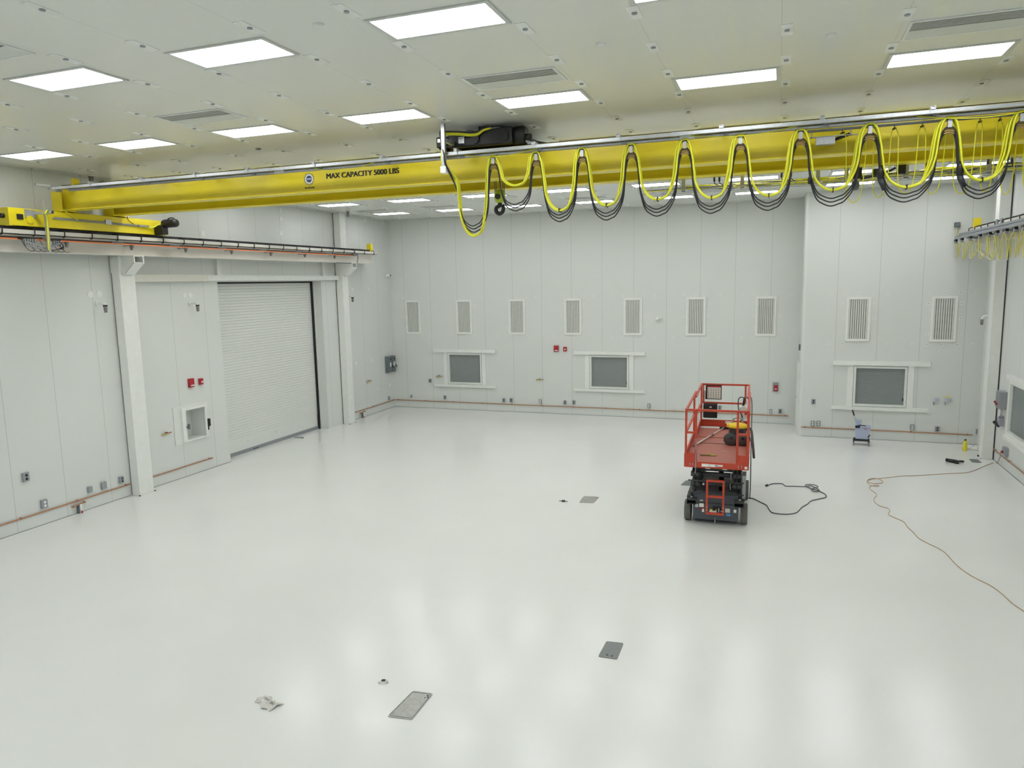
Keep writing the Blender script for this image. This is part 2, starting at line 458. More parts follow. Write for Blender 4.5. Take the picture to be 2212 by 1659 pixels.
# tall louvred wall vents with their ring of anchor plates
def make_vent():
    t = thing('wall_vent', (0,0,0), 'x', 'wall vent', 'tall louvred wall vents')
    hw, z0, z1 = .325, 2.935, 4.235
    m = MB()
    for q in ((-hw,-hw+.07,z0,z1), (hw-.07,hw,z0,z1), (-hw+.07,hw-.07,z1-.07,z1), (-hw+.07,hw-.07,z0,z0+.07)): m.box(q[0],-.035,q[2],q[1],0,q[3])
    m.build('vent_frame', M_white, t, local=True)
    MB().box(-hw+.07,-.005,z0+.07,hw-.07,0,z1-.07).build('vent_back', M_ventb, t, local=True)
    m = MB()
    for k in range(9):
        x = -hw+.095 + k*(2*hw-.19)/8
        m.prism([(x-.023,-.022),(x-.020,-.028),(x+.019,-.026),(x+.023,-.018),(x+.010,-.010)], 'z', z0+.07, z1-.07)
    m.build('louver', M_slat, t, local=True)
    for dx, z in [(-.76,4.32),(-.38,4.325),(0,4.32),(.38,4.325),(.76,4.32),(-.40,4.02),(.42,4.02),(-.39,3.60),(.42,3.60),(-.39,3.17),(.42,3.17),(-.75,2.86),(-.38,2.857),(0,2.857),(.38,2.857),(.76,2.86)]:
        a = MB().box(dx-.038,-.006,z-.038,dx+.038,0,z+.038).build('anchor_plate', M_white, t, local=True)
        MB().cyl((dx,-.012,z),(dx,-.005,z),.013,8).build('bolt', M_cyl, a, local=True)
    return t
V0 = make_vent(); first = True
vw = ['leftmost of the tall louvred vents, closest to the corner', 'second tall louvred vent from the left, above the left shuttered window', 'third tall louvred vent from the left on the back wall',
      'fourth tall louvred vent from the left, above the red alarm boxes', 'fifth tall louvred vent from the left, right of the second shuttered window', 'sixth tall louvred vent from the left, just right of the white wall camera',
      'seventh tall louvred vent, last before the projecting bay', 'left tall louvred vent on the projecting bay, above its window', 'right tall louvred vent on the projecting bay, nearest the right column']
for (x, y), lab in zip([(.973,0),(3.146,0),(5.281,0),(7.427,0),(9.59,0),(11.741,0),(13.989,0),(16.579,YJ),(18.784,YJ)], vw):
    if first: V0.location = (x,y,0); V0['label'] = lab; first = False
    else: copy_tree(V0, (x,y,0), label=lab)

# copper ground bars on stand-offs
def ground_bar(w, u0, u1, label, z=.285):
    c = (u0+u1)/2
    t = thing('copper_ground_bar', w.p(c,z,.03), label, 'ground bar', 'copper ground bars')
    m = MB(); w.box(m, u0, u1, z-.016, z+.016, .03, .038); m.build('bar', M_copper, t)
    n = max(2, int((u1-u0)/1.1))
    for k in range(n):
        u = u0+.12+(u1-u0-.24)*k/(n-1)
        m = MB(); m.cyl(w.p(u,z+.006,0), w.p(u,z+.006,.05), .02, 8); m.build('standoff', M_stand, t)
ground_bar(WL, -22, -12.82, 'copper ground bar low on the left wall, left of the first white column')
ground_bar(WL, -12.33, -10.12, 'short copper ground bar between the first white column and the roller door')
ground_bar(WL, -3.38, -.05, 'copper ground bar between the second column and the far left corner')
ground_bar(WB, .05, 14.8, 'long copper ground bar running along the whole back wall')
ground_bar(WY, XJ+.08, XR-.12, 'copper ground bar along the foot of the projecting bay wall')
ground_bar(WRR, 3.7, 20, 'copper ground bar along the right wall, right of the right column')

# outlets and boxes ---------------------------------------------------------
def outlet(w, px, py, label, kind='dark', s=1.0, name='outlet_box', cat='outlet'):
    u, z = wpix(w, px, py); hw, hh, d = .052*s, .072*s, .06
    t = thing(name, w.p(u,z,0), label, cat, 'wall outlet boxes')
    m = MB(); w.box(m, u-hw, u+hw, z-hh, z+hh, 0, d); m.build('box', M_box, t, bevel=.006)
    if kind == 'plain': return t
    mm = {'dark': M_dark, 'white': M_lab}[kind]
    for dz in (.03*s, -.03*s):
        m = MB(); m.cyl(w.p(u,z+dz,d), w.p(u,z+dz,d+.006), .021*s, 10); m.build('socket', mm, t)
    return t
O = [(WL,53,1030,'grey outlet box with two dark sockets, highest on the left wall','dark',1.25),
 (WL,93,1088,'grey outlet box with two white sockets low on the left wall','white',1.25),
 (WL,192,1057,'small blank grey box low on the left wall','plain',.95),
 (WL,222,1048,'blank grey box between a smaller blank box and a dark-socket outlet near the column','plain',1.15),
 (WL,260,1036,'grey outlet box with dark sockets just left of the first white column','dark',1.05),
 (WL,839,860,'blank bluish outlet box at the far end of the left wall, under the switch boxes','plain',1),
 (WB,930,822,'dark-socket outlet at waist height left of the first window','dark',1),
 (WB,889,856,'small plain grey box low on the back wall nearest the corner','plain',.75),
 (WB,962,858,'dark-socket outlet below the left end of the first window','dark',1),
 (WB,1089,864,'left of the pair of dark-socket outlets right of the first window','dark',1),
 (WB,1105,864,'right of the pair of dark-socket outlets right of the first window','dark',1),
 (WB,1168,867,'white-faced outlet low on the back wall below the brass valve','white',1),
 (WB,1221,869,'left of the pair of outlets below the red alarms','dark',1),
 (WB,1240,869,'right of the pair of outlets at the left end of the second window','dark',1),
 (WB,1402,876,'white-faced outlet low on the back wall right of the second window','white',1),
 (WB,1555,880,'outlet box on the back wall seen through the lift rails','dark',1),
 (WB,1665,888,'white-faced outlet right of the lift on the back wall','white',.9),
 (WB,1685,888,'dark-socket outlet right of the lift near the bay corner','dark',1),
 (WY,1757,867,'dark-socket outlet at waist height on the bay, left of its window','dark',1.05),
 (WY,1755,914,'left of the pair of white-faced outlets low on the bay','white',1.05),
 (WY,1768,914,'right of the pair of white-faced outlets low on the bay','white',1.05),
 (WY,1970,922,'white-faced outlet low on the bay under the window rail','white',1.05),
 (WY,2024,926,'dark-socket outlet low on the bay toward the right column','dark',1.05)]
for q in O: outlet(*q)
t = outlet(WY, 2112, 932, 'grey outlet tucked against the right column at the end of the bay', 'plain', 1.0)

# wall discs ----------------------------------------------------------------
def disc(w, px, py, label, r=.055):
    u, z = wpix(w, px, py)
    m = MB().cyl(w.p(u,z,-.004), w.p(u,z,.008), r, 20, smooth=False)
    tag(m.build('cover_disc', M_white), label, 'cover disc', 'round white cover discs')
for px, py, lab, r in [(195,636,'left of two round white discs above the first wall camera',.075),(214,635,'right of two round white discs above the first wall camera',.075),
 (398,638,'left of two round white discs above the camera beside the roller door',.07),(411,638,'right of two round white discs above the camera beside the roller door',.07),
 (438,505,'round white disc above the runway beam over the roller door',.08),(606,455,'topmost of three white discs stacked under the crane girder',.075),(607,473,'middle of three white discs stacked under the crane girder',.075),
 (607,504,'lowest of three white discs stacked above the runway beam',.08),(788,476,'round white disc high on the left wall right of the second column',.08),(826,483,'round white disc high on the left wall in the far corner',.08),
 (761,626,'white disc close beside the second column, upper row',.07),(796,625,'middle white disc of the upper row past the second column',.07),(832,624,'white disc of the upper row nearest the corner',.07),
 (855,645,'white disc at the far corner below the corner camera',.06),(803,778,'white disc at mid height between second column and switch boxes',.07),(769,785,'white disc at mid height close to the second column',.07),
 (815,840,'lower white disc beneath the brass valve of the far left wall',.07),(842,831,'lower white disc beneath the switch boxes',.07)]:
    p = at('x', 0, px, py)
    if p.y > -.08: u, z = wpix(WB, px, py); w = WB; px2 = px
    disc(WL if p.y <= -.08 else WB, px, py, lab, r)

# fire alarms ----------------------------------------------------------------
def alarm(w, px, py, label, s, strip):
    u, z = wpix(w, px, py)
    t = thing('fire_alarm', w.p(u,z,0), label, 'fire alarm', None)
    m = MB(); w.box(m, u-.09*s, u+.09*s, z-.115*s, z+.115*s, -.004, .06); m.build('housing', M_red, t, bevel=.012)
    m = MB()
    if strip: w.box(m, u-.045*s, u+.07*s, z-.08*s, z-.05*s, .06, .072)
    else: w.box(m, u-.02*s, u+.035*s, z-.04*s, z+.02*s, .06, .078)
    m.build('strobe_lens', M_lab, t)
alarm(WL,411,827,'larger red fire alarm horn above the hatch by the roller door',1.0,True)
alarm(WL,432,824,'smaller red alarm box right of the larger one by the roller door',.72,False)
alarm(WB,1202,753,'larger red fire alarm horn between the two back wall windows',1.0,True)
alarm(WB,1221,754,'smaller red alarm box right of the larger one on the back wall',.72,False)
u, z = wpix(WB,1675,836)
t = thing('pull_station', WB.p(u,z,0), 'grey box with a red pull station on the back wall right of the lift', 'alarm pull station')
m = MB(); WB.box(m,u-.085,u+.085,z-.15,z+.15,-.005,.05); m.build('backplate', M_box, t)
m = MB(); WB.box(m,u-.05,u+.075,z-.12,z+.07,.05,.09); m.build('housing', M_red, t, bevel=.008)
m = MB(); WB.box(m,u-.02,u+.045,z-.07,z-.04,.09,.1); m.build('handle', M_lab, t)

# wall cameras ----------------------------------------------------------------
def wallcam(w, px, py, label, arm=.22):
    u, z = wpix(w, px, py)
    t = thing('wall_camera', w.p(u,z,0), label, 'camera', None)
    m = MB(); m.cyl(w.p(u,z,0), w.p(u,z,.03), .055, 14); m.tube(spline([w.p(u,z,.02), w.p(u,z+.01,arm*.6), w.p(u,z-.0,arm), w.p(u,z-.05,arm+.03)]), .028, 8)
    m.build('mount_arm', M_white, t)
    MB().cyl(w.p(u,z-.20,arm+.03), w.p(u,z-.055,arm+.03), .033, 12, r1=.045).build('camera_body', M_cyl, t)
    MB().cyl(w.p(u,z-.06,arm+.03), w.p(u,z-.03,arm+.03), .047, 12).build('camera_collar', M_dark, t)
wallcam(WL,209,656,'white arm camera on the left wall left of the first column')
wallcam(WL,410,656,'white arm camera on the left wall between the first column and roller door')
wallcam(WL,752,640,'white arm camera just past the second column', .15)
u = .22
t = thing('wall_camera', (XR,-4.0,3.66), 'white arm camera reaching out beside the right column', 'camera')
m = MB(); m.tube(spline([(19.55,-3.2,3.66),(19.45,-2.9,3.68),(19.62,-2.6,3.68)]), .02); 
p0 = at('y',-3.3,2152,681); p1 = at('y',-3.3,2127,683); p2 = at('y',-3.3,2121,690); p3 = at('y',-3.3,2121,700)
t.location = p0
MB().tube(spline([p0 + Vector((.06,0,0)), p0, p1, p2]), .026, 8).build('mount_arm', M_white, t)
MB().cyl(p2 + Vector((0,0,-.14)), p2, .033, 12, r1=.042).build('camera_body', M_cyl, t)
p = at('x', .10, 848, 595)
t = thing('corner_camera', (.0,-.25,p.z), 'white box camera with a dark lens in the far left corner', 'camera')
MB().box(-.005,-.30,p.z-.05,.16,-.19,p.z+.05).build('housing', M_white, t, bevel=.01)
MB().cyl((.15,-.245,p.z),(.172,-.245,p.z),.035,12).build('lens', M_lens, t)
u, z = wpix(WB,1423,688)
t = thing('wall_camera', WB.p(u,z,0), 'small white dome camera between two vents on the back wall', 'camera')
MB().cyl(WB.p(u,z,0),WB.p(u,z,.05),.07,14).build('mount_arm', M_white, t)
MB().ball(WB.p(u-.02,z-.01,.09),.065).build('camera_body', M_white, t)
m = MB(); WB.box(m,u-.11,u-.05,z-.03,z+.02,.04,.09); WB.box(m,u+.05,u+.11,z+.0,z+.05,.04,.09); m.build('side_arm', M_white, t)

# brass valves ----------------------------------------------------------------
def valve(w, px, py, label, red=1):
    u, z = wpix(w, px, py)
    t = thing('brass_valve', w.p(u,z,0), label, 'valve', None)
    m = MB(); m.cyl(w.p(u-.13,z-.005,.05), w.p(u+.07,z+.005,.05), .018, 10); m.cyl(w.p(u,z,-.01), w.p(u,z,.05), .02, 10); m.ball(w.p(u,z,.05),.028); m.build('valve_body', M_brass, t)
    m = MB(); m.cyl(w.p(u+.07,z+.005,.05), w.p(u+.17,z+.012,.05), .012, 8); m.build('nozzle', M_red if red else M_galv, t)
    m = MB(); w.box(m,u-.02,u+.04,z+.025,z+.04,.035,.065); m.build('handle', M_black, t)
valve(WL,356,937,'brass valve with a red tip on the left wall beside the hatch')
valve(WL,795,824,'brass valve on the far left wall past the second column')
valve(WB,949,813,'brass valve beside the left post of the first window',0)
valve(WB,1166,820,'brass valve on the back wall between the two windows',0)

# disconnect switches -----------------------------------------------------------
for y0, y1, lab in [(-.66,-.34,'left of two dark grey switch boxes in the far left corner'), (-.30,-.06,'right of two dark grey switch boxes, closest to the corner')]:
    z = 1.77
    t = thing('switch_box', (0,(y0+y1)/2,z-.33), lab, 'switch box', 'dark grey disconnect switches')
    MB().box(0,y0,z-.33,.13,y1,z+.30).build('enclosure', M_boxd, t, bevel=.008)
    MB().box(.13,y1-.16,z-.10,.134,y1-.06,z+.06).build('label_plate', M_lab, t)
    MB().cyl((.13,y1-.10,z+.19),(.15,y1-.10,z+.19),.028,10).build('knob', M_dark, t)
    MB().beam((.15,y1-.02,z-.05),(.19,y1-.01,z-.14),.03,.03).build('handle', M_black, t)
# boxes by the right column ------------------------------------------------------
t = thing('control_panel', (XR,-4.25,1.25), 'light grey control panel with two red buttons on the right wall beside the column', 'control panel')
MB().box(XR-.15,-4.42,1.46,XR+.004,-4.06,1.90).build('enclosure', M_box, t, bevel=.01)
MB().box(XR-.162,-4.40,1.48,XR-.15,-4.08,1.88).build('door', M_galvd, t)
for y, z in ((-4.10,1.60),(-4.22,1.57)):
    MB().cyl((XR-.162,y,z),(XR-.20,y,z),.03,12).build('button', M_red, t)
m = MB(); m.tube([(XR-.06,-4.2,1.47),(XR-.06,-4.2,1.24)],.012); m.tube([(XR-.06,-4.3,1.47),(XR-.06,-4.3,1.24)],.012); m.build('conduit', M_galv, t)
t = thing('power_receptacle', (XR,-4.25,1.0), 'grey angled power receptacle with a black cap under the control panel', 'power receptacle')
m = MB(); m.prism([(-4.36,1.02),(-4.36,1.20),(-4.24,1.26),(-4.13,1.21),(-4.13,1.10)], 'x', XR-.12, XR+.004); m.build('housing', M_box, t, bevel=.008)
MB().cyl((XR-.17,-4.12,1.09),(XR-.09,-4.26,1.01),.042,12).build('cap', M_black, t)
t = thing('outlet_box', (XR,-4.72,.42), 'grey box with a red plug on the right wall above the copper bar', 'outlet', 'wall outlet boxes')
MB().box(XR-.08,-4.88,.36,XR,-4.58,.56).build('box', M_box, t, bevel=.008)
MB().cyl((XR-.13,-4.72,.45),(XR-.08,-4.72,.45),.028,10).build('plug', M_red, t)
# data boxes on the bay
for px, lab, yel in [(2021,'left of two pale grey round-dial sockets on the bay wall',0),(2046,'right pale grey socket with a yellow flap on the bay wall',1)]:
    u, z = wpix(WY, px, 863)
    t = thing('power_socket', WY.p(u,z,0), lab, 'power socket')
    m = MB(); WY.box(m,u-.075,u+.075,z-.075,z+.065,0,.07); m.build('housing', M_cond, t, bevel=.01)
    MB().cyl(WY.p(u+.02,z,.07),WY.p(u+.02,z,.10),.045,12).build('dial', M_blue, t)
    MB().cyl(WY.p(u-.05,z-.16,.03),WY.p(u-.05,z-.07,.03),.012,8).build('conduit', M_box, t)
    if yel: m = MB(); WY.box(m,u-.02,u+.05,z+.065,z+.1,.02,.07); m.build('flap', M_ylab, t)
# small ground lugs near the floor
for y, lab in [(-14.2,'small copper grounding lug on a white stand at the foot of the left wall'), (-2.5,'small copper grounding lug at the foot of the wall past the second column')]:
    t = thing('ground_lug', (0,y,0), lab, 'grounding lug')
    m = MB(); m.beam((.05,y-.16,.19),(.05,y+.14,.215),.02,.03); m.cyl((.03,y-.15,.19),(.07,y-.15,.19),.025,8); m.cyl((.03,y+.13,.215),(.07,y+.13,.215),.025,8); m.build('bar', M_copper, t)
    MB().box(0,y-.03,0,.07,y-.005,.2).build('stand', M_boxd, t)
    MB().box(0,y+.0,0,.07,y+.05,.2).build('stand', M_white, t)
    m = MB(); m.cyl((.08,y+.03,.0),(.08,y+.03,.05),.018,8); m.build('cap', M_red, t)

# door on the side of the bay (seen edge on) ------------------------------------------
m = MB(); m.box(XJ-.05,-1.45,0,XJ,-1.35,2.2); m.box(XJ-.05,-.35,0,XJ,-.25,2.2); m.box(XJ-.05,-1.35,2.1,XJ,-.35,2.2)
d = struct(m.build('door_2', M_white)); MB().box(XJ-.02,-1.35,.0,XJ,-.35,2.1).build('door_leaf', M_trim, d)
MB().cyl((XJ-.02,-.45,1.0),(XJ-.08,-.45,1.0),.02,8).build('door_handle', M_galv, d)
t = thing('badge_reader', (XJ,-1.35,2.62), 'small dark sensor on the side of the bay above its door', 'sensor')
MB().box(XJ-.05,-1.40,2.60,XJ+.005,-1.32,2.78).build('housing', M_boxd, t)

# ------------------------------------------------------------------ roller door
m = MB(); y0, y1 = DOOR[0], DOOR[1]; z = .50; zz = []
m.box(-.40,y0,.10,-.385,y1,.50)
while z < 5.02:
    zb = min(z+.081, 5.02)
    m.prism([(-.40,z),(-.382,z),(-.374,z+.008),(-.374,zb-.008),(-.382,zb),(-.40,zb)], 'y', y0, y1); z += .083
d1 = struct(m.build('door_1', M_shut))
MB().box(-.405,y0,.0,-.365,y1,.10).build('bottom_bar', M_galvd, d1)
m = MB(); m.box(-.42,y1-.09,.0,-.30,y1-.003,5.015); m.build('guide_seal', M_dark, d1)
m = MB(); m.box(-.30,y1-.05,0,-.27,y1-.003,5.015); m.build('guide_rail', M_trim, d1)
MB().box(-.40,y0,4.97,-.33,y1-.09,5.018).build('head_seal', M_dark, d1)
for y in (-8.2,-6.9): MB().cyl((-.386,y,.33),(-.378,y,.33),.03,12).build('button', M_cream, d1)
for y in (-7.9,): MB().box(-.372,y-.12,.02,-.35,y+.1,.06).build('foot_latch', M_boxd, d1)
# header beam across the door between the columns
t = thing('door_header_beam', (0,-8,5.04), 'white box beam spanning above the roller door between two columns', 'beam')
MB().box(.0,-9.95,5.05,.15,-3.78,5.20).build('beam', M_trim, t)
MB().box(.0,-12.33,5.04,.19,-9.95,5.205).build('beam_cover', M_cream, t)
for y in (-9.42,-4.55): MB().box(0,y-.07,5.2,.10,y+.07,5.66).build('hanger_post', M_trim, t)
# hatch (pass-through) in the left wall ------------------------------------------------
t = thing('pass_through_hatch', (0,-10.7,.85), 'open white pass-through hatch in the left wall beside the roller door', 'hatch')
m = MB()
for q in ((-11.34,-11.1,.88,1.87),(-10.26,-10.14,.88,1.87),(-11.1,-10.26,1.78,1.87),(-11.1,-10.26,.88,.93)): m.box(0,q[0],q[2],.02,q[1],q[3])
m.build('outer_frame', M_trim, t)
m = MB()
for q in ((-11.1,-10.98,.92,1.80),(-10.31,-10.25,.92,1.80),(-10.98,-10.31,1.73,1.80),(-10.98,-10.31,.92,.95)): m.box(.02,q[0],q[2],.07,q[1],q[3])
m.build('inner_frame', M_white, t)
m = MB(); m.box(-.42,-11.0,.93,-.41,-10.3,1.75); m.box(-.41,-11.0,.93,0,-10.985,1.75); m.box(-.41,-10.315,.93,0,-10.3,1.75); m.box(-.41,-11,.93,0,-10.3,.94); m.box(-.41,-11,1.74,0,-10.3,1.75)
m.build('chamber', M_trim, t)
m = MB(); m.box(.07,-10.99,1.27,.10,-10.93,1.33); m.box(.07,-10.95,1.24,.12,-10.92,1.38); m.build('latch', M_boxd, t)
m = MB(); m.box(0,-10.235,1.18,.08,-10.15,1.38); m.beam((.05,-10.2,1.19),(.06,-10.22,1.08),.03,.03); m.build('handle', M_black, t)
MB().box(-.25,-10.9,.94,-.18,-10.86,.955).build('catch', M_lab, t)

# ------------------------------------------------------------------ columns
def column(name_label, x0, x1, y0, y1, side, dark_at):
    cy = (y0+y1)/2
    t = thing('steel_column', ((x0+x1)/2, cy, 0), name_label, 'column', 'white building columns')
    MB().box(x0,y0,0,x1,y1,H).build('shaft', M_white, t, bevel=.012)
    xo = x1 if side > 0 else x0
    m = MB()
    e = .015
    m.box(x0-(0 if side>0 else e), y0-e, 5.24, x1+(e if side>0 else 0), y1+e, 5.615)
    m.build('column_head', M_white, t)
    m = MB()
    a = xo + side*e
    m.prism([(a,5.20),(a+side*.08,5.22),(a+side*.38,5.46),(a+side*.38,5.615),(a,5.615)], 'y', cy-.14, cy-.11)
    m.prism([(a,5.20),(a+side*.08,5.22),(a+side*.38,5.46),(a+side*.38,5.615),(a,5.615)], 'y', cy+.11, cy+.14)
    m.beam((a+side*.07,cy,5.21),(a+side*.38,cy,5.46),.28,.02)
    m.box(a,cy-.15,5.60,a+side*.39,cy+.15,5.62)
    m.build('bracket', M_white, t)
    m = MB()
    xs = (0,.05) if side > 0 else (XR-.05, XR)
    g = (0, x0) if side > 0 else (x1, XR)
    m.box(g[0], y0+.02, 0, g[1], y1-.02, H); m.build('gap_shade_strip', M_gap, t)  # dark strip in the gap behind the column, its shade painted on
    m = MB()
    for yy in (y0-.005, y1+.02): m.box(xo-.012, yy-.012, 0, xo+.02*side, yy+.012, .018)
    m.build('anchor_bolt', M_dark, t)
column('white steel column in front of the left wall, left of the roller door', .028, .27, -12.79, -12.37, 1, 0)
column('white steel column at the far side of the roller door', .028, .285, -3.76, -3.41, 1, 0)
column('white steel column at the right, where the bay meets the right wall', 19.52, 19.77, -3.66, -3.32, -1, 0)

# ------------------------------------------------------------------ runway beams
def runway(side, ye, label, name='runway_beam'):
    """side +1: left wall, -1: right wall (mirrored)"""
    X = (lambda x: x) if side > 0 else (lambda x: XR-x)
    y0 = -24.0
    t = thing(name, (X(.45), -12, 5.62), label, 'crane runway', 'crane runway beams')
    def B(m, xa, xb, ya, yb, za, zb): return m.box(X(xa), ya, za, X(xb), yb, zb)
    m = MB(); B(m,.30,.60,y0,ye,5.62,5.64); B(m,.44,.46,y0,ye,5.64,5.95); B(m,.32,.58,y0,ye,5.935,5.95); B(m,.28,.62,y0,ye+.14,5.95,5.965); B(m,.60,.62,y0,ye+.14,5.95,6.045); B(m,.28,.30,y0,ye+.14,5.95,6.045)
    m.build('beam', M_cream, t)
    m = MB(); B(m,.40,.50,y0,ye-.05,5.965,5.98); B(m,.435,.465,y0,ye-.05,5.98,6.06); B(m,.42,.48,y0,ye-.05,6.03,6.115)
    m.build('rail', M_black, t)
    k = 0
    y = ye-.1
    while y > -21:
        m = MB().tube(spline([(X(.47),y,6.07),(X(.58),y,6.075),(X(.635),y,6.055),(X(.64),y,6.0),(X(.635),y-.01,5.945),(X(.60),y-.02,5.935)],3), .011, 6)
        if seen((X(.65),y,6.0), 200): m.build('rail_clip', M_black, t)
        y -= .64
    m = MB(); B(m,.36,.54,ye-.13,ye-.01,6.0,6.33); B(m,.34,.56,ye-.16,ye+.08,5.966,6.0); m.build('end_stop', M_yel, t, bevel=.005)
    if side > 0:
        yc = -3.55
        m = MB(); B(m,.70,.73,y0,yc,5.87,5.90); m.build('conductor_bar', M_dark, t)
        m = MB(); B(m,.695,.735,y0,yc,5.845,5.87); m.build('conductor_cover', M_orange, t)
        yb = -4.77
        while yb > -20:
            m = MB(); m.prism([(X(.64),5.835),(X(.745),5.835),(X(.745),5.845),(X(.46),5.845),(X(.46),5.83),(X(.62),5.83)], 'y', yb-.02, yb+.02); m.prism([(X(.645),5.83),(X(.74),5.83),(X(.695),5.735),(X(.67),5.735)], 'y', yb-.02, yb+.02)
            if seen((X(.6),yb,5.8), 10): m.build('bracket', M_cyl, t)
            m2 = MB().box(X(.69),yb-.55,5.868,X(.74),yb-.25,5.905)
            if seen((X(.6),yb,5.8), 10): m2.build('joint_cover', M_boxd, t)
            yb -= 1.6
        m = MB(); m.tube(spline([(X(.72),-3.55,5.88),(X(.72),-3.42,5.86),(X(.70),-3.40,5.70),(X(.66),-3.42,5.60)],4),.014); m.tube(spline([(X(.64),-3.42,5.60),(X(.64),-3.9,5.605),(X(.64),-4.6,5.61)],4),.016)
        m.box(X(.68),-3.75,5.86,X(.76),-3.45,5.93); m.build('feed_conduit', M_boxd, t)
    return t
RW = runway(1, -2.09, 'cream runway beam with black rail along the left wall')
RR = runway(-1, -2.22, 'cream runway beam at the right wall carrying the small yellow festoon')

# ------------------------------------------------------------------ bridge crane
G1 = (-14.30, -14.05); G2 = (-13.08, -12.80); GZ = (6.49, 6.965)
CR = thing('bridge_crane', (9.9, -13.7, 6.10), 'yellow double girder bridge crane marked MAX CAPACITY 5000 LBS spanning the hall', 'crane')
for (ya, yb) in (G1, G2):
    yc = (ya+yb)/2; m = MB()
    m.box(.34,ya,GZ[0],19.46,yb,GZ[0]+.016); m.box(.34,ya,GZ[1]-.016,19.46,yb,GZ[1]); m.box(.34,yc-.008,GZ[0]+.016,19.46,yc+.008,GZ[1]-.016)
    m.build('girder', M_yel, CR)
    m = MB(); m.box(.5,yc-.03,GZ[1],19.3,yc+.03,GZ[1]+.03); m.build('trolley_rail', M_blackm, CR)
    for xa, xb in ((.33,.60),(XR-.60,XR-.33)):
        m = MB(); m.box(xa,ya-.02,6.46,xb,yb+.02,6.49); m.box(xa,ya-.015,6.49,xb,ya,6.87); m.box(xa,ya-.13,6.46,xb,yb+.13,6.468); m.build('end_plate', M_yel, CR)
    for x in (.86, 18.9):
        m = MB(); m.box(x,yc-.09,GZ[1],x+.012,yc+.09,GZ[1]+.15); m.prism([(x,GZ[1]),(x+.14,GZ[1]),(x+.012,GZ[1]+.13),(x,GZ[1]+.13)],'y',yc-.006,yc+.006); m.box(x-.02,yc-.09,GZ[1],x+.15,yc+.09,GZ[1]+.01)
        m.build('trolley_stop', M_yel, CR)
for sgn in (1, -1):
    X = (lambda x: x) if sgn > 0 else (lambda x: XR-x)
    m = MB(); m.box(X(.34),-15.40,6.12,X(.58),-11.62,6.455); e = m.build('end_truck', M_yel, CR, bevel=.008)
    MB().box(X(.33),-15.45,6.11,X(.60),-15.40,6.45).build('buffer_plate', M_yel, e)
    for y, d in ((-15.45,-1),(-11.62,1)): MB().cyl((X(.46),y,6.30),(X(.46),y+.07*d,6.30),.045,12).build('buffer', M_black, e)
    MB().box(X(.578),-15.28,6.24,X(.60),-15.16,6.34).build('wheel_window', M_dark, e)
    MB().cyl((X(.57),-15.03,6.25),(X(.61),-15.03,6.25),.075,16).build('wheel_cap', M_yel, e)
    for y in (-15.05,-11.85): MB().cyl((X(.40),y,6.216),(X(.52),y,6.216),.1,18).build('wheel', M_black, e)
    MB().cyl((X(.40),-15.2,6.216),(X(.52),-15.2,6.216),.098,18).build('wheel', M_black, e)
    if sgn > 0:
        m = MB(); m.tube([(.60,-14.55,6.30),(.60,-12.35,6.285)],.012); m.tube([(.60,-14.5,6.33),(.60,-12.3,6.31)],.009); m.build('conduit', M_galvd, e)
        MB().box(.58,-13.32,6.27,.62,-13.18,6.37).build('conduit_clamp', M_galv, e)
        MB().box(.58,-12.45,6.28,.64,-12.18,6.32).build('cable_gland', M_galv, e)
        MB().tube(spline([(.60,-12.3,6.28),(.62,-12.1,6.27),(.68,-11.98,6.33),(.76,-11.9,6.37)]),.018).build('drive_cable', M_ycab, e)
        MB().tube(spline([(.62,-12.75,6.49),(.61,-12.72,6.40),(.60,-12.55,6.31)]),.008).build('drive_cable', M_rubber, e)
        MB().tube(spline([(.62,-14.3,6.49),(.63,-14.2,6.42),(.61,-13.98,6.31)]),.012).build('drive_cable', M_ycab, e)
        g = MB().box(.58,-12.0,6.12,.84,-11.82,6.33).build('gearbox', M_blackm, e, bevel=.02)
        mo = MB().lathe([(.02,0),(.085,.01),(.095,.05),(.095,.34),(.085,.40),(.04,.43)], (.78,-11.9,6.37), 18, 'x').build('drive_motor', M_blackm, e)
        MB().tube(spline([(.92,-11.9,6.46),(.98,-11.9,6.49),(1.08,-11.9,6.49),(1.13,-11.9,6.46)]),.014).build('lifting_eye', M_blackm, mo)
# collector arm with spring loops at the left end
ca = MB().channel((.84,-14.88,5.62),(.84,-14.88,6.64),.05).build('collector_post', M_galv, CR)
MB().channel((.58,-14.93,6.375),(1.10,-14.93,6.375),.055).build('collector_arm', M_galv, ca)
MB().box(.58,-15.12,6.28,.60,-14.90,6.44).build('mount_plate', M_galv, ca)
MB().tube(spline([(1.0,-14.96,6.41),(.98,-14.99,6.35),(.93,-14.93,6.28),(.9,-14.92,5.95),(.885,-14.93,5.65)]),.016).build('collector_cable', M_ycab, ca)
m = MB()
for k in range(7):
    y = -15.36+.125*k
    m.tube(spline([(.74,y,5.86),(.80,y-.02,5.80),(.82,y+.02,5.70),(.80,y+.12,5.63),(.78,y+.22,5.64)],5), .006, 5)
for k in range(4): m.tube(spline([(.82,-14.66+.02*k,5.83),(.86,-14.58,5.76-.02*k),(.84,-14.7,5.68),(.83,-14.88,5.64)],5), .006, 5)
m.build('pigtail_wire', M_rubber, ca)
m = MB()
m.beam((.82,-15.34,5.80),(.82,-14.88,5.70),.03,.035); m.beam((.82,-15.34,5.74),(.82,-14.88,5.65),.03,.03); m.beam((.82,-14.62,5.80),(.82,-14.88,5.70),.03,.03)
for k in range(5): m.box(.79,-15.36+.05*k,5.74,.84,-15.34+.05*k,5.86)
for k in range(4): m.box(.79,-14.76+.045*k,5.74,.84,-14.745+.045*k,5.85)
m.build('collector_frame', M_galvd, ca)
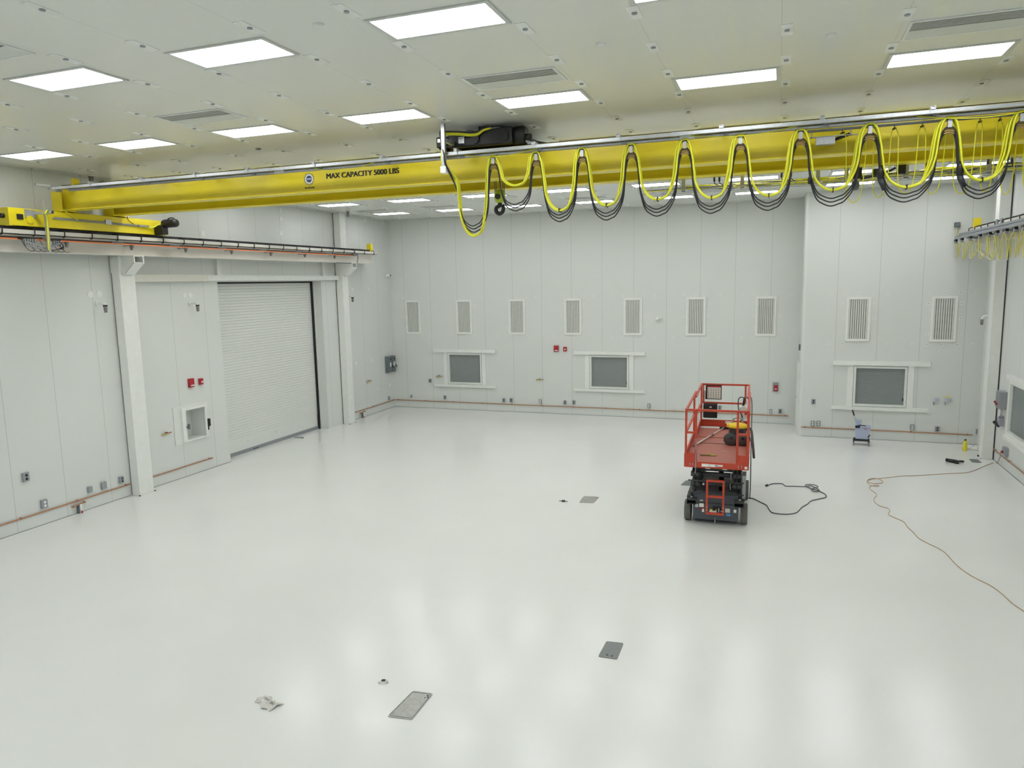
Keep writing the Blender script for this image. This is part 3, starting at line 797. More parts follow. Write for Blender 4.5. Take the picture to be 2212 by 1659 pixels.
m = MB(); m.box(.66,-15.42,5.855,.80,-15.12,5.885); m.box(.66,-14.82,5.85,.80,-14.58,5.885); m.build('collector_shoe', M_black, ca)
# festoon support: square arms, two strut rails
for x in (.86,1.92,3.21,4.46,5.61,6.99,8.28,9.60,10.87,12.15,13.57,14.84,16.11,17.4,18.6):
    a = MB().channel((x,-15.05 if x < 1 else -14.78,6.899),(x,-14.185,6.899),.044).build('support_arm', M_galv, CR)
    MB().box(x-.03,-14.765,6.83,x+.03,-14.75,6.915).build('arm_bracket', M_galv, a)
    m = MB(); m.box(x+.02,-14.65,6.80,x+.09,-14.555,6.845); m.box(x-.02,-14.65,6.84,x+.09,-14.555,6.878); m.build('arm_bracket', M_galvd, a)
m = MB(); m.box(.92,-14.75,6.832,19.2,-14.69,6.838); m.box(.92,-14.75,6.838,19.2,-14.744,6.876); m.box(.92,-14.696,6.838,19.2,-14.69,6.876)
m.build('strut_rail', M_galv, CR)
m = MB(); m.box(1.2,-14.63,6.797,19.2,-14.618,6.84); m.box(1.2,-14.582,6.797,19.2,-14.57,6.84); m.box(1.2,-14.63,6.83,19.2,-14.57,6.84)
m.build('festoon_rail', M_galv, CR)
for x in (5.9, 12.9): MB().box(x,-14.756,6.828,x+.17,-14.75,6.88).build('splice_plate', M_galv, CR)
for x in (6.1, 13.0): MB().box(x,-14.636,6.793,x+.2,-14.63,6.843).build('splice_plate', M_white, CR)
m = MB(); m.box(14.6,-14.49,6.79,19.2,-14.43,6.80); m.box(14.6,-14.49,6.775,19.2,-14.485,6.79); m.box(14.6,-14.435,6.775,19.2,-14.43,6.79)
m.build('thin_festoon_rail', M_galvd, CR)
for xa, xb, dz in ((6.93,8.1,.06),(9.7,10.9,.03),(13.15,14.55,.03),(15.95,17.5,.05)):
    MB().tube(spline([(xa,-14.655,6.83),((xa*3+xb)/4,-14.66,6.81-dz*.8),((xa+xb)/2,-14.66,6.80-dz),((xa+xb*3)/4,-14.66,6.805-dz*.5),(xb,-14.655,6.84)]), .007, 6).build('slack_cable', M_ycab, CR)
# electrical box under the rail near the right
m = MB(); m.box(14.78,-14.50,6.60,15.02,-14.36,6.70); jb = m.build('limit_switch_box', M_galv, CR, bevel=.006)
m = MB(); m.box(14.70,-14.46,6.70,15.30,-14.42,6.712); m.box(14.72,-14.46,6.70,14.735,-14.42,6.80); m.box(15.2,-14.46,6.70,15.215,-14.42,6.80); m.build('hanger', M_galv, jb)
MB().cyl((15.02,-14.43,6.66),(15.2,-14.43,6.72),.02,8).build('cable_gland', M_black, jb)
# cable tray hung behind the far girder
m = MB(); m.box(12.0,-12.66,6.505,19.2,-12.62,6.53); m.build('tray_strut', M_galvd, CR)
tr = MB()
for y in (-12.62,-12.40,-12.18):
    tr.cyl((12.05,y,6.33),(19.2,y,6.33),.005,5)
for z in (6.36,6.40):
    for y in (-12.64,-12.16): tr.cyl((12.05,y,z),(19.2,y,z),.004,5)
k = 12.05
while k < 19.2:
    tr.tube([(k,-12.64,6.41),(k,-12.63,6.33),(k,-12.17,6.33),(k,-12.16,6.41)],.004,4); k += .12
tr = tr.build('cable_tray', M_galvd, CR)
for i in range(26):
    y = -12.58+.026*(i % 16); z = 6.345+.012*(i % 4); pts = []
    a = 12.1+random.random()*1.2 if i % 2 else 13.2+random.random()*1.4
    x = a if i < 16 else 15.5
    while x < 19.2:
        pts.append((x, y+random.uniform(-.03,.03), z+random.uniform(0,.045)*(1.5 if x > 15.6 else .7))); x += .35
    MB().tube(spline(pts,3), .013 if i % 3 else .016, 5).build('tray_cable', M_ycab if i % 3 != 1 else M_cabgrey, tr)
for x in (12.82,13.76,14.9,15.31,16.14,17.22,18.3):
    h = MB().channel((x,-12.66,6.30),(x,-12.66,6.60),.06).build('tray_hanger', M_galvd, CR)
    MB().box(x-.07,-12.70,6.32,x+.07,-12.62,6.345).build('bracket', M_galv, h)
for x in (13.32,13.40,14.36,14.43,14.50,16.4,17.2,17.35,17.5,18.4):
    MB().cyl((x,-12.68,6.43),(x,-12.68,6.50),.017,8).build('cable_plug', M_black, CR)
    MB().tube(spline([(x,-12.68,6.44),(x+.01,-12.67,6.40),(x+.08,-12.6,6.37),(x+.2,-12.5,6.36)],4),.007,5).build('tray_cable', M_rubber, CR)
for xa, xb, za, zb in ((15.40,15.52,6.33,6.52),(16.0,16.12,6.36,6.52),(15.66,15.84,6.36,6.46)):
    MB().box(xa,-12.78,za,xb,-12.68,zb).build('junction_box', M_blackm, CR, bevel=.01)
hn = MB().lathe([(.02,0),(.05,-.02),(.058,-.06),(.058,-.10),(.04,-.14),(.01,-.15)], (15.44,-12.7,6.31), 16).build('warning_horn', M_boxd, CR)
MB().tube(spline([(15.5,-12.74,6.33),(15.7,-12.74,6.36),(15.9,-12.74,6.42),(15.98,-12.74,6.46)]),.02).build('thick_cable', M_rubber, CR)
# lettering on the near web
DG = bpy.context.evaluated_depsgraph_get()
def text(body, x0, x1, z0, z1, y, m, parent, name='lettering', along=None, nrm=None):
    cu = bpy.data.curves.new('t','FONT'); cu.body = body; cu.size = 1; cu.extrude = .01; cu.offset = 0
    to = bpy.data.objects.new('t', cu); C.objects.link(to)
    bpy.context.view_layer.update()
    me = bpy.data.meshes.new_from_object(to.evaluated_get(bpy.context.evaluated_depsgraph_get()))
    bpy.data.objects.remove(to)
    xs = [v.co.x for v in me.vertices]; ys = [v.co.y for v in me.vertices]
    off = Vector((0,0,0)); p = parent
    while p: off = off + p.location; p = p.parent
    for v in me.vertices:
        u = (v.co.x-min(xs))/(max(xs)-min(xs)); w = (v.co.y-min(ys))/(max(ys)-min(ys)); d = .001 if v.co.z > 0 else 0
        v.co = Vector((x0+(x1-x0)*u, y-.001-d*4, z0+(z1-z0)*w)) - off
    bm = bmesh.new(); bm.from_mesh(me); w3 = (x1-x0)*.0042
    if x1-x0 > 1:
        for sx in (-w3, w3):
            g3 = bmesh.ops.duplicate(bm, geom=bm.verts[:len(me.vertices)]+bm.edges[:len(me.edges)]+bm.faces[:len(me.polygons)])
            for q in g3['geom']:
                if isinstance(q, bmesh.types.BMVert): q.co.x += sx; q.co.y -= .0002
    bm.to_mesh(me); bm.free()
    me.materials.clear(); me.materials.append(m)
    o = bpy.data.objects.new(name, me); C.objects.link(o); o.parent = parent
    return o
yw = (G1[0]+G1[1])/2-.008
a = at('y', yw, 706, 386); b = at('y', yw, 862, 374.5); c = at('y', yw, 706, 373)
text('MAX CAPACITY 5000 LBS', a.x, b.x, (a.z+b.z)/2, (a.z+b.z)/2+.088, yw, M_text, CR)
g = at('y', yw, 667.8, 386.8)
m = MB(); R0 = .105; pts = []
for k in range(10):
    t = 2*PI*k/10
    for dt, r in ((-.16,.84),(-.11,1.0),(.11,1.0),(.16,.84)): pts.append((g.x+R0*r*math.sin(t+dt), g.z+R0*r*math.cos(t+dt)))
m.prism(pts, 'y', yw-.002, yw); lg = m.build('gear_emblem', M_white, CR)
m = MB()
for i in range(len(pts)):
    (xa,za),(xb,zb) = pts[i], pts[(i+1) % len(pts)]
    m.beam((xa,yw-.003,za),(xb,yw-.003,zb),.006,.004,up=(0,1,0))
m.build('emblem_outline', M_text, lg)
M_navy = mat('navy emblem', (.03,.04,.12), .5)
MB().cyl((g.x,yw-.004,g.z),(g.x,yw-.002,g.z),.058,20,smooth=False).build('emblem_disc', M_navy, lg)
m = MB(); m.box(g.x-.047,yw-.0055,g.z-.014,g.x+.047,yw-.004,g.z+.016); m.build('emblem_band', M_blue, lg)
text('204-940-4040', g.x-.10, g.x+.10, g.z-.165, g.z-.135, yw, M_text, lg)

# ------------------------------------------------------------------ hoist trolley
HT = thing('hoist_trolley', (9.87, -13.6, 6.975), 'black low headroom hoist trolley riding on top of the yellow girders', 'hoist')
m = MB(); m.prism([(9.33,7.00),(10.30,6.99),(10.42,7.0),(10.42,7.245),(10.30,7.255),(10.0,7.225),(9.33,7.20)], 'y', -14.44, -13.95); m.build('hoist_body', M_blackm, HT, bevel=.02)
m = MB(); m.prism([(9.33,6.985),(10.5,6.985),(10.5,7.20),(9.33,7.17)], 'y', -13.95, -12.75); m.build('trolley_frame', M_blackm, HT, bevel=.02)
MB().box(9.11,-14.42,7.02,9.33,-13.9,7.19).build('end_housing', M_blackm, HT, bevel=.02)
MB().box(9.13,-14.22,6.95,9.22,-14.12,7.03).build('end_housing', M_blackm, HT)
MB().cyl((9.27,-14.46,7.10),(9.27,-14.40,7.10),.055,16).build('round_cover', M_black, HT)
MB().cyl((9.07,-14.2,7.06),(9.12,-14.2,7.06),.035,12).build('shaft_end', M_black, HT)
MB().lathe([(.12,0),(.15,.02),(.15,.16),(.12,.2)], (10.40,-14.25,7.125), 18, 'x').build('gear_housing', M_blackm, HT)
MB().lathe([(.05,0),(.05,.1),(.03,.12)], (10.58,-14.3,7.09), 12, 'x').build('brake_cap', M_black, HT)
for x in (9.80,10.28): MB().cyl((x,-14.47,7.10),(x,-14.43,7.10),.075,18).build('round_cover', M_black, HT)
for x in (9.45,10.30):
    for y in (-14.175,-12.94): MB().cyl((x,y-.05,7.045),(x,y+.05,7.045),.072,16).build('trolley_wheel', M_black, HT)
MB().box(9.84,-14.40,7.2,9.99,-14.25,7.295).build('terminal_box', M_black, HT, bevel=.01)
MB().box(9.52,-14.46,7.05,9.62,-14.43,7.15).build('chrome_plate', M_galv, HT)
for dz, mm in ((0,M_ycab),(.02,M_ycab),(.045,M_rubber)):
    MB().tube(spline([(9.40,-14.72,7.15+dz),(9.55,-14.60,7.16+dz),(9.72,-14.50,7.15+dz),(9.86,-14.49,7.15+dz),(9.96,-14.47,7.21+dz*.7),(10.07,-14.42,7.245+dz*.4)]),.014,6).build('hoist_cable', mm, HT)
MB().tube(spline([(9.97,-14.40,7.27),(10.1,-14.42,7.27),(10.2,-14.40,7.27),(10.28,-14.35,7.26)]),.014,6).build('hoist_cable', M_rubber, HT)
MB().tube(spline([(10.6,-14.3,7.06),(10.72,-14.3,7.02),(10.85,-14.25,6.99),(10.98,-14.2,6.965)]),.018,6).build('hoist_cable', M_rubber, HT)
tp = MB().channel((9.42,-14.80,6.58),(9.42,-14.80,7.295),.055).build('tow_post', M_galv, HT)
MB().channel((9.30,-14.74,7.06),(9.46,-14.74,7.06),.05).build('tow_arm', M_galv, tp)
MB().box(9.395,-14.76,7.03,9.445,-14.42,7.09).build('tow_arm', M_galv, tp)
MB().box(9.37,-14.84,6.56,9.46,-14.70,6.66).build('clamp', M_white, tp)
# rope and hook block
hb = MB().lathe([(.02,-.115),(.075,-.10),(.095,-.03),(.095,.04),(.07,.10),(.02,.115)], (9.885,-13.62,6.30), 16, 'z').build('hook_block', M_lime, HT)
MB().cyl((9.885,-13.74,6.285),(9.885,-13.50,6.285),.045,14).build('sheave_cover', M_black, hb)
m = MB(); m.tube(spline([(9.885,-13.62,6.20),(9.885,-13.62,6.15),(9.82,-13.62,6.11),(9.815,-13.62,6.05),(9.87,-13.62,6.01),(9.93,-13.62,6.04),(9.945,-13.62,6.10),(9.93,-13.62,6.15)],5),.033,10)
m.build('hook', M_black, hb)
m = MB(); m.box(9.86,-13.65,6.13,9.91,-13.59,6.20); m.build('hook_shank', M_black, hb)
for dx in (-.085,-.06,.06,.085): MB().cyl((9.885+dx,-13.62,6.36),(9.885+dx*1.1,-13.62,6.99),.006,6).build('wire_rope', M_cabgrey, hb)

# ------------------------------------------------------------------ main festoon
FX = [10.168,10.868,11.581,12.310,13.070,13.818,14.587,15.425,16.328,17.097,17.90,18.70]
YB = [5.585,6.315,5.903,5.941,5.985,5.962,5.95,5.976,5.959,5.993,5.99,5.99]
BB = [5.70,5.995,5.80,5.79,5.81,5.812,5.815,5.83,5.835,5.83,5.83,5.83]
FY = -14.60
PY_ = [(0,0),(.05,.008),(.10,.10),(.145,.30),(.175,.5),(.21,.72),(.29,.88),(.40,.97),(.505,1),(.62,.975),(.70,.92),(.79,.77),(.845,.57),(.87,.3),(.90,.1),(.95,.008)]
PB_ = [(0,0),(.05,.01),(.09,.07),(.12,.2),(.14,.4),(.175,.62),(.265,.87),(.38,.965),(.49,1),(.60,.97),(.68,.93),(.79,.78),(.845,.6),(.87,.32),(.905,.1),(.95,.01)]
fw = ['first','second','third','fourth','fifth','sixth','seventh','eighth','ninth','tenth','eleventh','twelfth']
def make_ftrolley():
    t = thing('festoon_trolley', (0,0,0), 'x', 'cable trolley', 'festoon cable trolleys')
    m = MB(); m.box(-.035,-.03,-.035,.035,.03,0); m.build('wheel_box', M_black, t, local=True)
    MB().box(-.024,-.034,-.13,.024,.034,-.035).build('clamp_body', M_galv, t, local=True)
    m = MB()
    for k in range(3):
        z = -.135-.028*k; m.tube(spline([(-.055,0,z-.02),(-.03,0,z-.003),(0,0,z),(.03,0,z-.003),(.055,0,z-.02)],3),.014,6)
    m.build('cable_saddle', M_saddle, t, local=True)
    MB().box(-.06,-.04,0,.06,-.035,.012).build('stop_plate', M_white, t, local=True)
    return t
T0 = make_ftrolley(); first = True
for i, x in enumerate(FX):
    lab = 'small black and silver festoon trolley holding the cables, %s from the hoist' % fw[i]
    if first: T0.location = (x,FY,6.80); T0['label'] = lab; first = False
    else: copy_tree(T0, (x,FY,6.80), label=lab)
def fest_path(zt, prof, bots, dy, dzb, jit, x_first=9.45, z_first=None, gap=1.0):
    pts = []; xs = [x_first]+FX; 
    if z_first: pts += z_first
    for i in range(len(xs)-1):
        a, b = xs[i], xs[i+1]; zb = bots[i]+dzb; W = b-a
        for fx, fd in prof:
            if i == 0 and fx < .14: continue
            x = a+fx*W; top = zt
            bulge = jit*math.sin(PI*max(0,min(1,(fx-.7)/.3))) if fx > .7 else 0
            pts.append((x-bulge, FY+dy, top-(top-zb)*fd))
    pts.append((xs[-1],FY+dy,zt))
    return pts
yl = ['outermost','second','third','innermost']
for k in range(4):
    dy = (-.045,-.02,.02,.045)[k]
    P = fest_path(6.79-.006*k, PY_, YB, dy, (0,.015,.006,.022)[k], (.0,.035,.018,.05)[k], z_first=[(9.39+.01*k,FY-.17,6.98),(9.355+.008*k,FY-.16,6.82),(9.385+.01*k,FY-.17,6.68),(9.45+.012*k,FY-.14,6.60),(9.515+.01*k,FY-.05,6.50)])
    c = MB().tube(spline(P,4), .0125, 6).build('festoon_cable', M_ycab)
    tag(c, 'thick yellow festoon cable looping along the crane, %s of the four bundled together' % yl[k], 'festoon cable', 'yellow festoon cables')
bl = ['upper','middle','lower']
for k in range(3):
    P = fest_path(6.675-.03*k, PB_, BB, (-.02,0,.02)[k], (.045,0,-.05)[k], 0, z_first=[(9.44+.012*k,FY-.15,7.18),(9.35+.015*k,FY-.16,7.20),(9.36,FY-.17,7.05),(9.43,FY-.235,6.86),(9.45+.01*k,FY-.235,6.68),(9.48+.01*k,FY-.10,6.52)])
    c = MB().tube(spline(P,4), .0095, 6).build('festoon_cable', M_rubber)
    tag(c, 'thin black festoon cable looping below the yellow ones, %s of the three' % bl[k], 'festoon cable', 'black festoon cables')
# small ties at the bottoms of the loops
for i, (a, b) in enumerate(zip(FX, FX[1:])):
    if i in (0,): continue
    x = a+.505*(b-a); z = YB[i+1]
    tag(MB().box(x-.006,FY-.064,z-.02,x+.006,FY+.064,z+.04).build('cable_tie', M_dark), 'black cable tie at the bottom of the yellow cable loop right of the %s trolley' % fw[i], 'cable tie', 'cable ties on the yellow loops')
# splices on the black cables
for x, z, lab in [(14.72,6.12,'small black cable splice on the loop left of the eighth trolley'),(15.575,6.14,'large black cable junction hanging between the eighth and ninth trolleys'),(16.475,6.12,'black cable junction hanging between the ninth and tenth trolleys')]:
    s = .6 if x < 15 else 1
    t = thing('cable_junction', (x,FY,z), lab, 'cable junction')
    MB().lathe([(.012*s,-.07*s),(.04*s,-.05*s),(.045*s,.05*s),(.03*s,.09*s),(.012*s,.13*s)], (x,FY,z), 10).build('junction_body', M_blackm, t)
    if s == 1: MB().cyl((x+.0,FY,z-.05),(x+.055,FY,z-.19),.038,10,r1=.03).build('cable_grip', M_rubber, t)
# thin second festoon
TX = [15.108,15.442,15.725,16.045,16.357,16.688,16.902,17.123,17.45,17.8]
TB = [5.817,5.872,5.903,5.88,5.861,5.87,5.82,5.84,5.84]
def make_clip():
    t = thing('cable_clip', (0,0,0), 'x', 'cable clip', 'thin festoon cable clips')
    m = MB(); m.beam((-.02,-.035,-.02),(.02,.03,.0),.018,.02); m.build('clip_body', M_black, t, local=True)
    MB().cyl((0,0,0),(0,0,.03),.008,6).build('clip_pin', M_galvd, t, local=True)
    return t
K0 = make_clip(); first = True; P = []
for i, x in enumerate(TX):
    lab = 'tiny black clip carrying the thin yellow cable loops, %s from the left' % fw[i]
    if first: K0.location = (x,-14.46,6.745); K0['label'] = lab; first = False
    else: copy_tree(K0, (x,-14.46,6.745), label=lab)
for i in range(len(TX)-1):
    a, b = TX[i], TX[i+1]; W = b-a; zt = 6.735
    for fx, fd in [(0,0),(.08,.02),(.15,.12),(.18,.4),(.20,.7),(.27,.9),(.38,.975),(.5,1),(.62,.975),(.73,.9),(.82,.7),(.86,.4),(.88,.12),(.93,.02)]:
        P.append((a+fx*W, -14.46+(.02 if i % 2 else -.02)*math.sin(PI*fx), zt-(zt-TB[i])*fd))
tag(MB().tube(spline(P,4), .0065, 5).build('festoon_cable', M_ycab), 'thin yellow festoon cable in long narrow loops at the right end of the crane', 'festoon cable')

# ------------------------------------------------------------------ right runway festoon
RFT = thing('runway_festoon_rail', (XR-.85,-12,5.80), 'grey strut rail with hanging yellow loops beside the right runway beam', 'festoon rail')
m = MB(); m.box(XR-.90,-24,5.79,XR-.83,-1.95,5.80); m.box(XR-.90,-24,5.80,XR-.89,-2.0,5.87); m.box(XR-.90,-24,5.86,XR-.83,-2.3,5.872); m.box(XR-.84,-24,5.80,XR-.83,-1.95,5.86)
m.build('strut_rail', M_galvd, RFT)
m = MB(); m.box(XR-.84,-24,5.88,XR-.64,-2.2,5.892); m.box(XR-.84,-24,5.892,XR-.83,-2.2,5.94); m.build('cable_channel', M_galvd, RFT)
for y in (-3.4,-5.0,-6.6,-8.2):
    MB().box(XR-.90,y-.025,5.74,XR-.60,y+.025,5.79).build('bracket', M_galvd, RFT)
for y in (-5.05,-5.45): MB().box(XR-.66,y-.05,5.87,XR-.63,y+.05,6.10).build('bracket', M_galvd, RFT)
jb = MB().box(XR-.92,-2.02,6.12,XR-.78,-1.88,6.26).build('junction_box', M_boxd, RFT, bevel=.02)
MB().tube(spline([(XR-.85,-1.95,6.12),(XR-.85,-1.95,6.0),(XR-.86,-1.93,5.88)]),.01).build('drop_cable', M_ypale, jb)
ry = [-1.98,-2.69,-3.60,-4.57,-5.44,-6.06,-6.77,-7.42,-8.0,-8.6]
K1 = thing('runway_festoon_trolley', (XR-.865,ry[0],5.70), 'x', 'cable trolley', 'runway festoon trolleys')
MB().box(-.03,-.09,.03,.03,.09,.09).build('wheel_box', M_black, K1, local=True)
MB().cyl((-.032,-.05,.03),(.03,-.05,.03),.022,8).build('roller', M_galv, K1, local=True)
MB().box(-.025,-.05,-.02,.025,.05,.03).build('clamp_body', M_galvd, K1, local=True)
K1['label'] = 'small festoon trolley on the right runway, first at the far end'
for i, y in enumerate(ry[1:]): copy_tree(K1, (XR-.865,y,5.70), label='small festoon trolley on the right runway, %s from the far end' % fw[i+1])
for s, mm, nm in ((0,M_ypale,'front'),(1,M_ypale,'rear')):
    P = []
    for i in range(len(ry)-1):
        a, b = ry[i], ry[i+1]; zb = [5.26,5.21,5.23,5.20,5.15,5.13,5.12,5.15,5.15][i]
        for fx, fd in [(0,0),(.08,.06),(.16,.3),(.25,.65),(.36,.92),(.48,1),(.6,.95),(.72,.75),(.82,.4),(.9,.12)]:
            P.append((XR-.865+(.03*math.sin(6*fx+i) + (.025 if s else -.025)), a+fx*(b-a), 5.69-(5.69-zb-(.05*s))*fd))
    tag(MB().tube(spline(P,3), .009, 5).build('festoon_cable', mm), 'pale yellow cable hanging in loops under the right runway rail, %s of two' % nm, 'festoon cable')

# ------------------------------------------------------------------ scissor lift
LO = Vector((13.315, -11.0, 0)); LZ = math.radians(1.4)
def lw(u, v, w): return LO + Matrix.Rotation(LZ, 3, 'Z') @ Vector((u, v, w))
LF = thing('scissor_lift', LO, 'red and charcoal scissor lift with its guard rails up, parked on the white floor', 'scissor lift', rz=LZ)
def lb(mb, name, m, par=None, bevel=0): return mb.build(name, m, par or LF, bevel=bevel, local=True)
m = MB(); m.box(-.43,.03,.09,.43,2.25,.44); m.box(-.52,.25,.44,.52,2.2,.50); m.box(-.43,.0,.09,.43,.03,.42); ch = lb(m, 'chassis', M_liftgrey, bevel=.012)
m = MB(); m.prism([(-.43,.42),(.43,.42),(.43,.62),(.30,.66),(-.25,.66),(-.43,.60)], 'y', .03, .16); lb(m, 'rear_cowl', M_liftgrey)
for s in (-1, 1):
    for v in (.215, 1.98):
        w = lb(MB().lathe([(.13,-.062),(.19,-.065),(.208,-.05),(.208,.05),(.19,.065),(.13,.062)], (s*.542,v,.208), 26, 'x'), 'wheel', M_tire)
        lb(MB().lathe([(.05,-.02),(.12,-.01),(.12,.05),(.05,.06)], (s*.542 + (.005 if s > 0 else -.045),v,.208), 18, 'x'), 'hub', M_liftgrey, w)
    m = MB(); a, b = (s*.355, s*.545)
    x0, x1 = min(a,b), max(a,b)
    m.box(x0,-.15,.515,x1,.12,.53); m.box(x0,-.15,.43,x1,.12,.44); m.box(x0,-.15,.44,x0+.012,.12,.515); m.box(x1-.012,-.15,.44,x1,.12,.515); m.box(x0,.02,.44,x1,.03,.515)
    lb(m, 'fork_pocket', M_arm)
    m = MB(); m.box(s*.50-.05,.0,.53,s*.50+.05,2.2,.56); lb(m, 'side_rail', M_arm)
    m = MB(); m.cyl((s*.46,-.02,.53),(s*.46,-.02,.56),.022,10); lb(m, 'bolt', M_galv)
# rear panel details
for (u0,u1,w0,w1,mm,nm) in [(-.39,-.33,.335,.40,M_galv,'dial_plate'),(-.31,-.22,.345,.42,M_lab,'label'),(-.30,-.25,.29,.335,M_red,'stop_button'),(-.255,-.215,.245,.31,M_lab,'label'),
     (-.11,.04,.25,.29,M_lab,'label'),(-.10,.03,.29,.315,M_ylab,'warning_label'),(.19,.28,.27,.35,M_cream,'label'),(.35,.40,.28,.34,M_lab,'label'),(.21,.29,.20,.25,M_lblue,'blue_label'),(.26,.29,.205,.235,M_lab,'label'),(-.30,-.24,.46,.485,M_cream,'label')]:
    d = .03 if w0 > .44 else 0
    lb(MB().box(u0,-.008+d,w0,u1,.0+d,w1), nm, mm)
lb(MB().cyl((-.275,-.03,.312),(-.275,-.005,.312),.022,12), 'stop_button', M_red)
m = MB(); m.box(-.05,-.05,.30,.0,.0,.36); m.box(.03,-.05,.27,.06,.0,.36); m.box(.08,-.05,.26,.12,.0,.34); m.cyl((-.02,-.06,.38),(.12,-.06,.38),.016,8); lb(m, 'hydraulic_valve', M_blackm)
m = MB(); m.cyl((.07,-.05,.28),(.07,-.05,.37),.015,8); m.cyl((.10,-.05,.30),(.16,-.05,.30),.014,8); lb(m, 'hydraulic_fitting', M_galv)
m = MB(); m.cyl((-.0,-.01,.10),(-.0,-.01,.04),.012,8); m.ball((0,-.012,.13),.012,8,6); lb(m, 'tow_pin', M_galv)
# red entry ladder
m = MB()
for s in (-1, 1): m.box(.0+s*.155-.02,-.16,.25,.0+s*.155+.02,-.12,.95)
for w in (.25,.595,.91): m.box(-.175,-.165,w,.175,-.115,w+.04)
lb(m, 'ladder', M_liftred, bevel=.004)
for s in (-1, 1):
    for w in (.40,.34): lb(MB().cyl((s*.155,-.17,w),(s*.155,-.16,w),.01,8), 'bolt', M_galv)
# scissor stack
lv = [(.56,.76),(.76,.96),(.96,1.13)]
for k, (a, b) in enumerate(lv):
    for s in (-1, 1):
        for inner, (za, zb) in ((0,(a,b)),(1,(b,a))):
            u = s*(.44 if not inner else .345)
            lb(MB().beam((u,.10,za+.03),(u,2.12,zb+.03),.07,.09), 'scissor_arm', M_arm, bevel=.006)
            for v, z in ((.10,za),(2.12,zb)):
                m = MB(); m.cyl((u-.045,v,z+.03),(u+.045,v,z+.03),.055,14); lb(m, 'pivot_boss', M_arm)
for w, v, r in ((.64,-.0,.014),(.88,-.0,.014)): lb(MB().cyl((-.53,v,w),(.53,v,w),r,8), 'cross_rod', M_arm)
for w in (.60,.79,.99,1.10): lb(MB().cyl((-.34,.14,w),(.34,.14,w),.045,12), 'cross_tube', M_arm)
for w in (.70,.90): lb(MB().cyl((-.34,2.05,w),(.34,2.05,w),.045,12), 'cross_tube', M_arm)
lb(MB().beam((.10,.3,.62),(.02,1.7,1.02),.10,.10), 'lift_cylinder', M_blackm)
lb(MB().cyl((-.24,.05,.80),(-.24,.09,.80),.02,10), 'sensor', M_lab)
m = MB(); m.box(.50,.05,.56,.56,.30,1.02); lb(m, 'fixed_channel', M_galvd)
for s, z in ((.30,.80),(.31,1.0)): lb(MB().tube(spline([(s,.08,z+.09),(s-.03,.04,z+.02),(s-.02,.06,z-.08)],4),.008,5), 'hydraulic_hose', M_galv)
# platform
m = MB(); m.box(-.60,-.05,1.24,.60,2.30,1.27); m.box(-.57,2.30,1.24,.57,3.62,1.285); lb(m, 'deck', M_deck)
lb(MB().box(-.56,1.68,1.27,.54,1.70,1.276), 'deck_joint', M_dark)
m = MB(); m.prism([(-.60,1.20),(-.585,1.165),(.585,1.165),(.60,1.20),(.60,1.285),(-.60,1.285)], 'y', -.085, -.05); fs = lb(m, 'rear_fascia', M_liftred)
for (u0,u1,w0,w1,mm) in [(-.27,-.13,1.192,1.252,M_lab),(-.125,.04,1.197,1.247,M_lab),(.045,.13,1.21,1.245,M_lab),(-.02,.035,1.205,1.24,M_blue),(.535,.585,1.19,1.24,M_lab)]:
    lb(MB().box(u0,-.089,w0,u1,-.085,w1), 'decal', mm, fs)
for u in (-.49,-.44,.42,.48):
    for w in (1.215,1.245): lb(MB().cyl((u,-.092,w),(u,-.085,w),.009,8), 'bolt', M_galv, fs)
for u0 in (-.20,.12): lb(MB().box(u0,-.06,1.145,u0+.09,-.05,1.163), 'decal', M_lab, fs)
for s in (-1, 1):
    m = MB(); m.box(s*.60-.012,-.05,1.27,s*.60+.012,2.30,1.43); m.box(s*.56-.012,2.30,1.285,s*.56+.012,3.62,1.44); m.box(s*.60-.012,-.05,1.16,s*.60+.012,2.3,1.27)
    m.box(min(s*.60,s*.395),-.075,1.285,max(s*.60,s*.395),-.05,1.45)
    lb(m, 'toe_board', M_liftred)
lb(MB().box(-.56,3.60,1.285,.56,3.625,1.44), 'toe_board', M_liftred)
lb(MB().box(.02,3.588,1.36,.17,3.60,1.42), 'decal', M_lab)
m = MB(); m.box(-.555,3.30,1.286,.2,3.46,1.297); m.box(.2,3.25,1.286,.40,3.40,1.297); lb(m, 'deck_stripe', M_trim)
lb(MB().tube(spline([(-.10,.92,1.271),(-.02,.93,1.271),(.06,.95,1.271),(.09,1.03,1.271),(.12,1.10,1.271),(.17,.98,1.271),(.20,.92,1.271),(.13,.96,1.271),(.04,.92,1.271)],5),.007,5), 'chalk_mark', M_stripe)
R = .021
def rails(name, segs, par=None, r=R):
    m = MB()
    for a, b in segs: m.beam(a, b, r*2, r*2)
    return lb(m, name, M_liftred, par, bevel=.006)
T = 2.31; MID = 1.86
for s in (-1, 1):
    rails('guard_rail', [((s*.58,-.06,T),(s*.58,2.32,T)), ((s*.58,-.06,1.43),(s*.58,-.06,T)), ((s*.58,1.85,1.43),(s*.58,1.85,T)), ((s*.58,-.06,MID),(s*.58,1.9,MID)),
                          ((s*.39,-.06,1.28),(s*.39,-.06,T)), ((s*.39,-.06,MID),(s*.58,-.06,MID))])
    rails('extension_rail', [((s*.55,1.9,T-.045),(s*.55,3.60,T-.0)), ((s*.55,3.60,1.44),(s*.55,3.60,T)), ((s*.55,1.9,MID-.02),(s*.55,3.60,MID))])
rails('gate_rail', [((-.60,-.06,T),(.60,-.06,T))])
rails('front_rail', [((-.57,3.60,T),(.57,3.60,T)), ((-.57,3.60,MID),(.40,3.60,MID)), ((-.50,3.60,MID),(-.50,3.60,T)), ((.47,3.60,MID),(.47,3.60,T))])
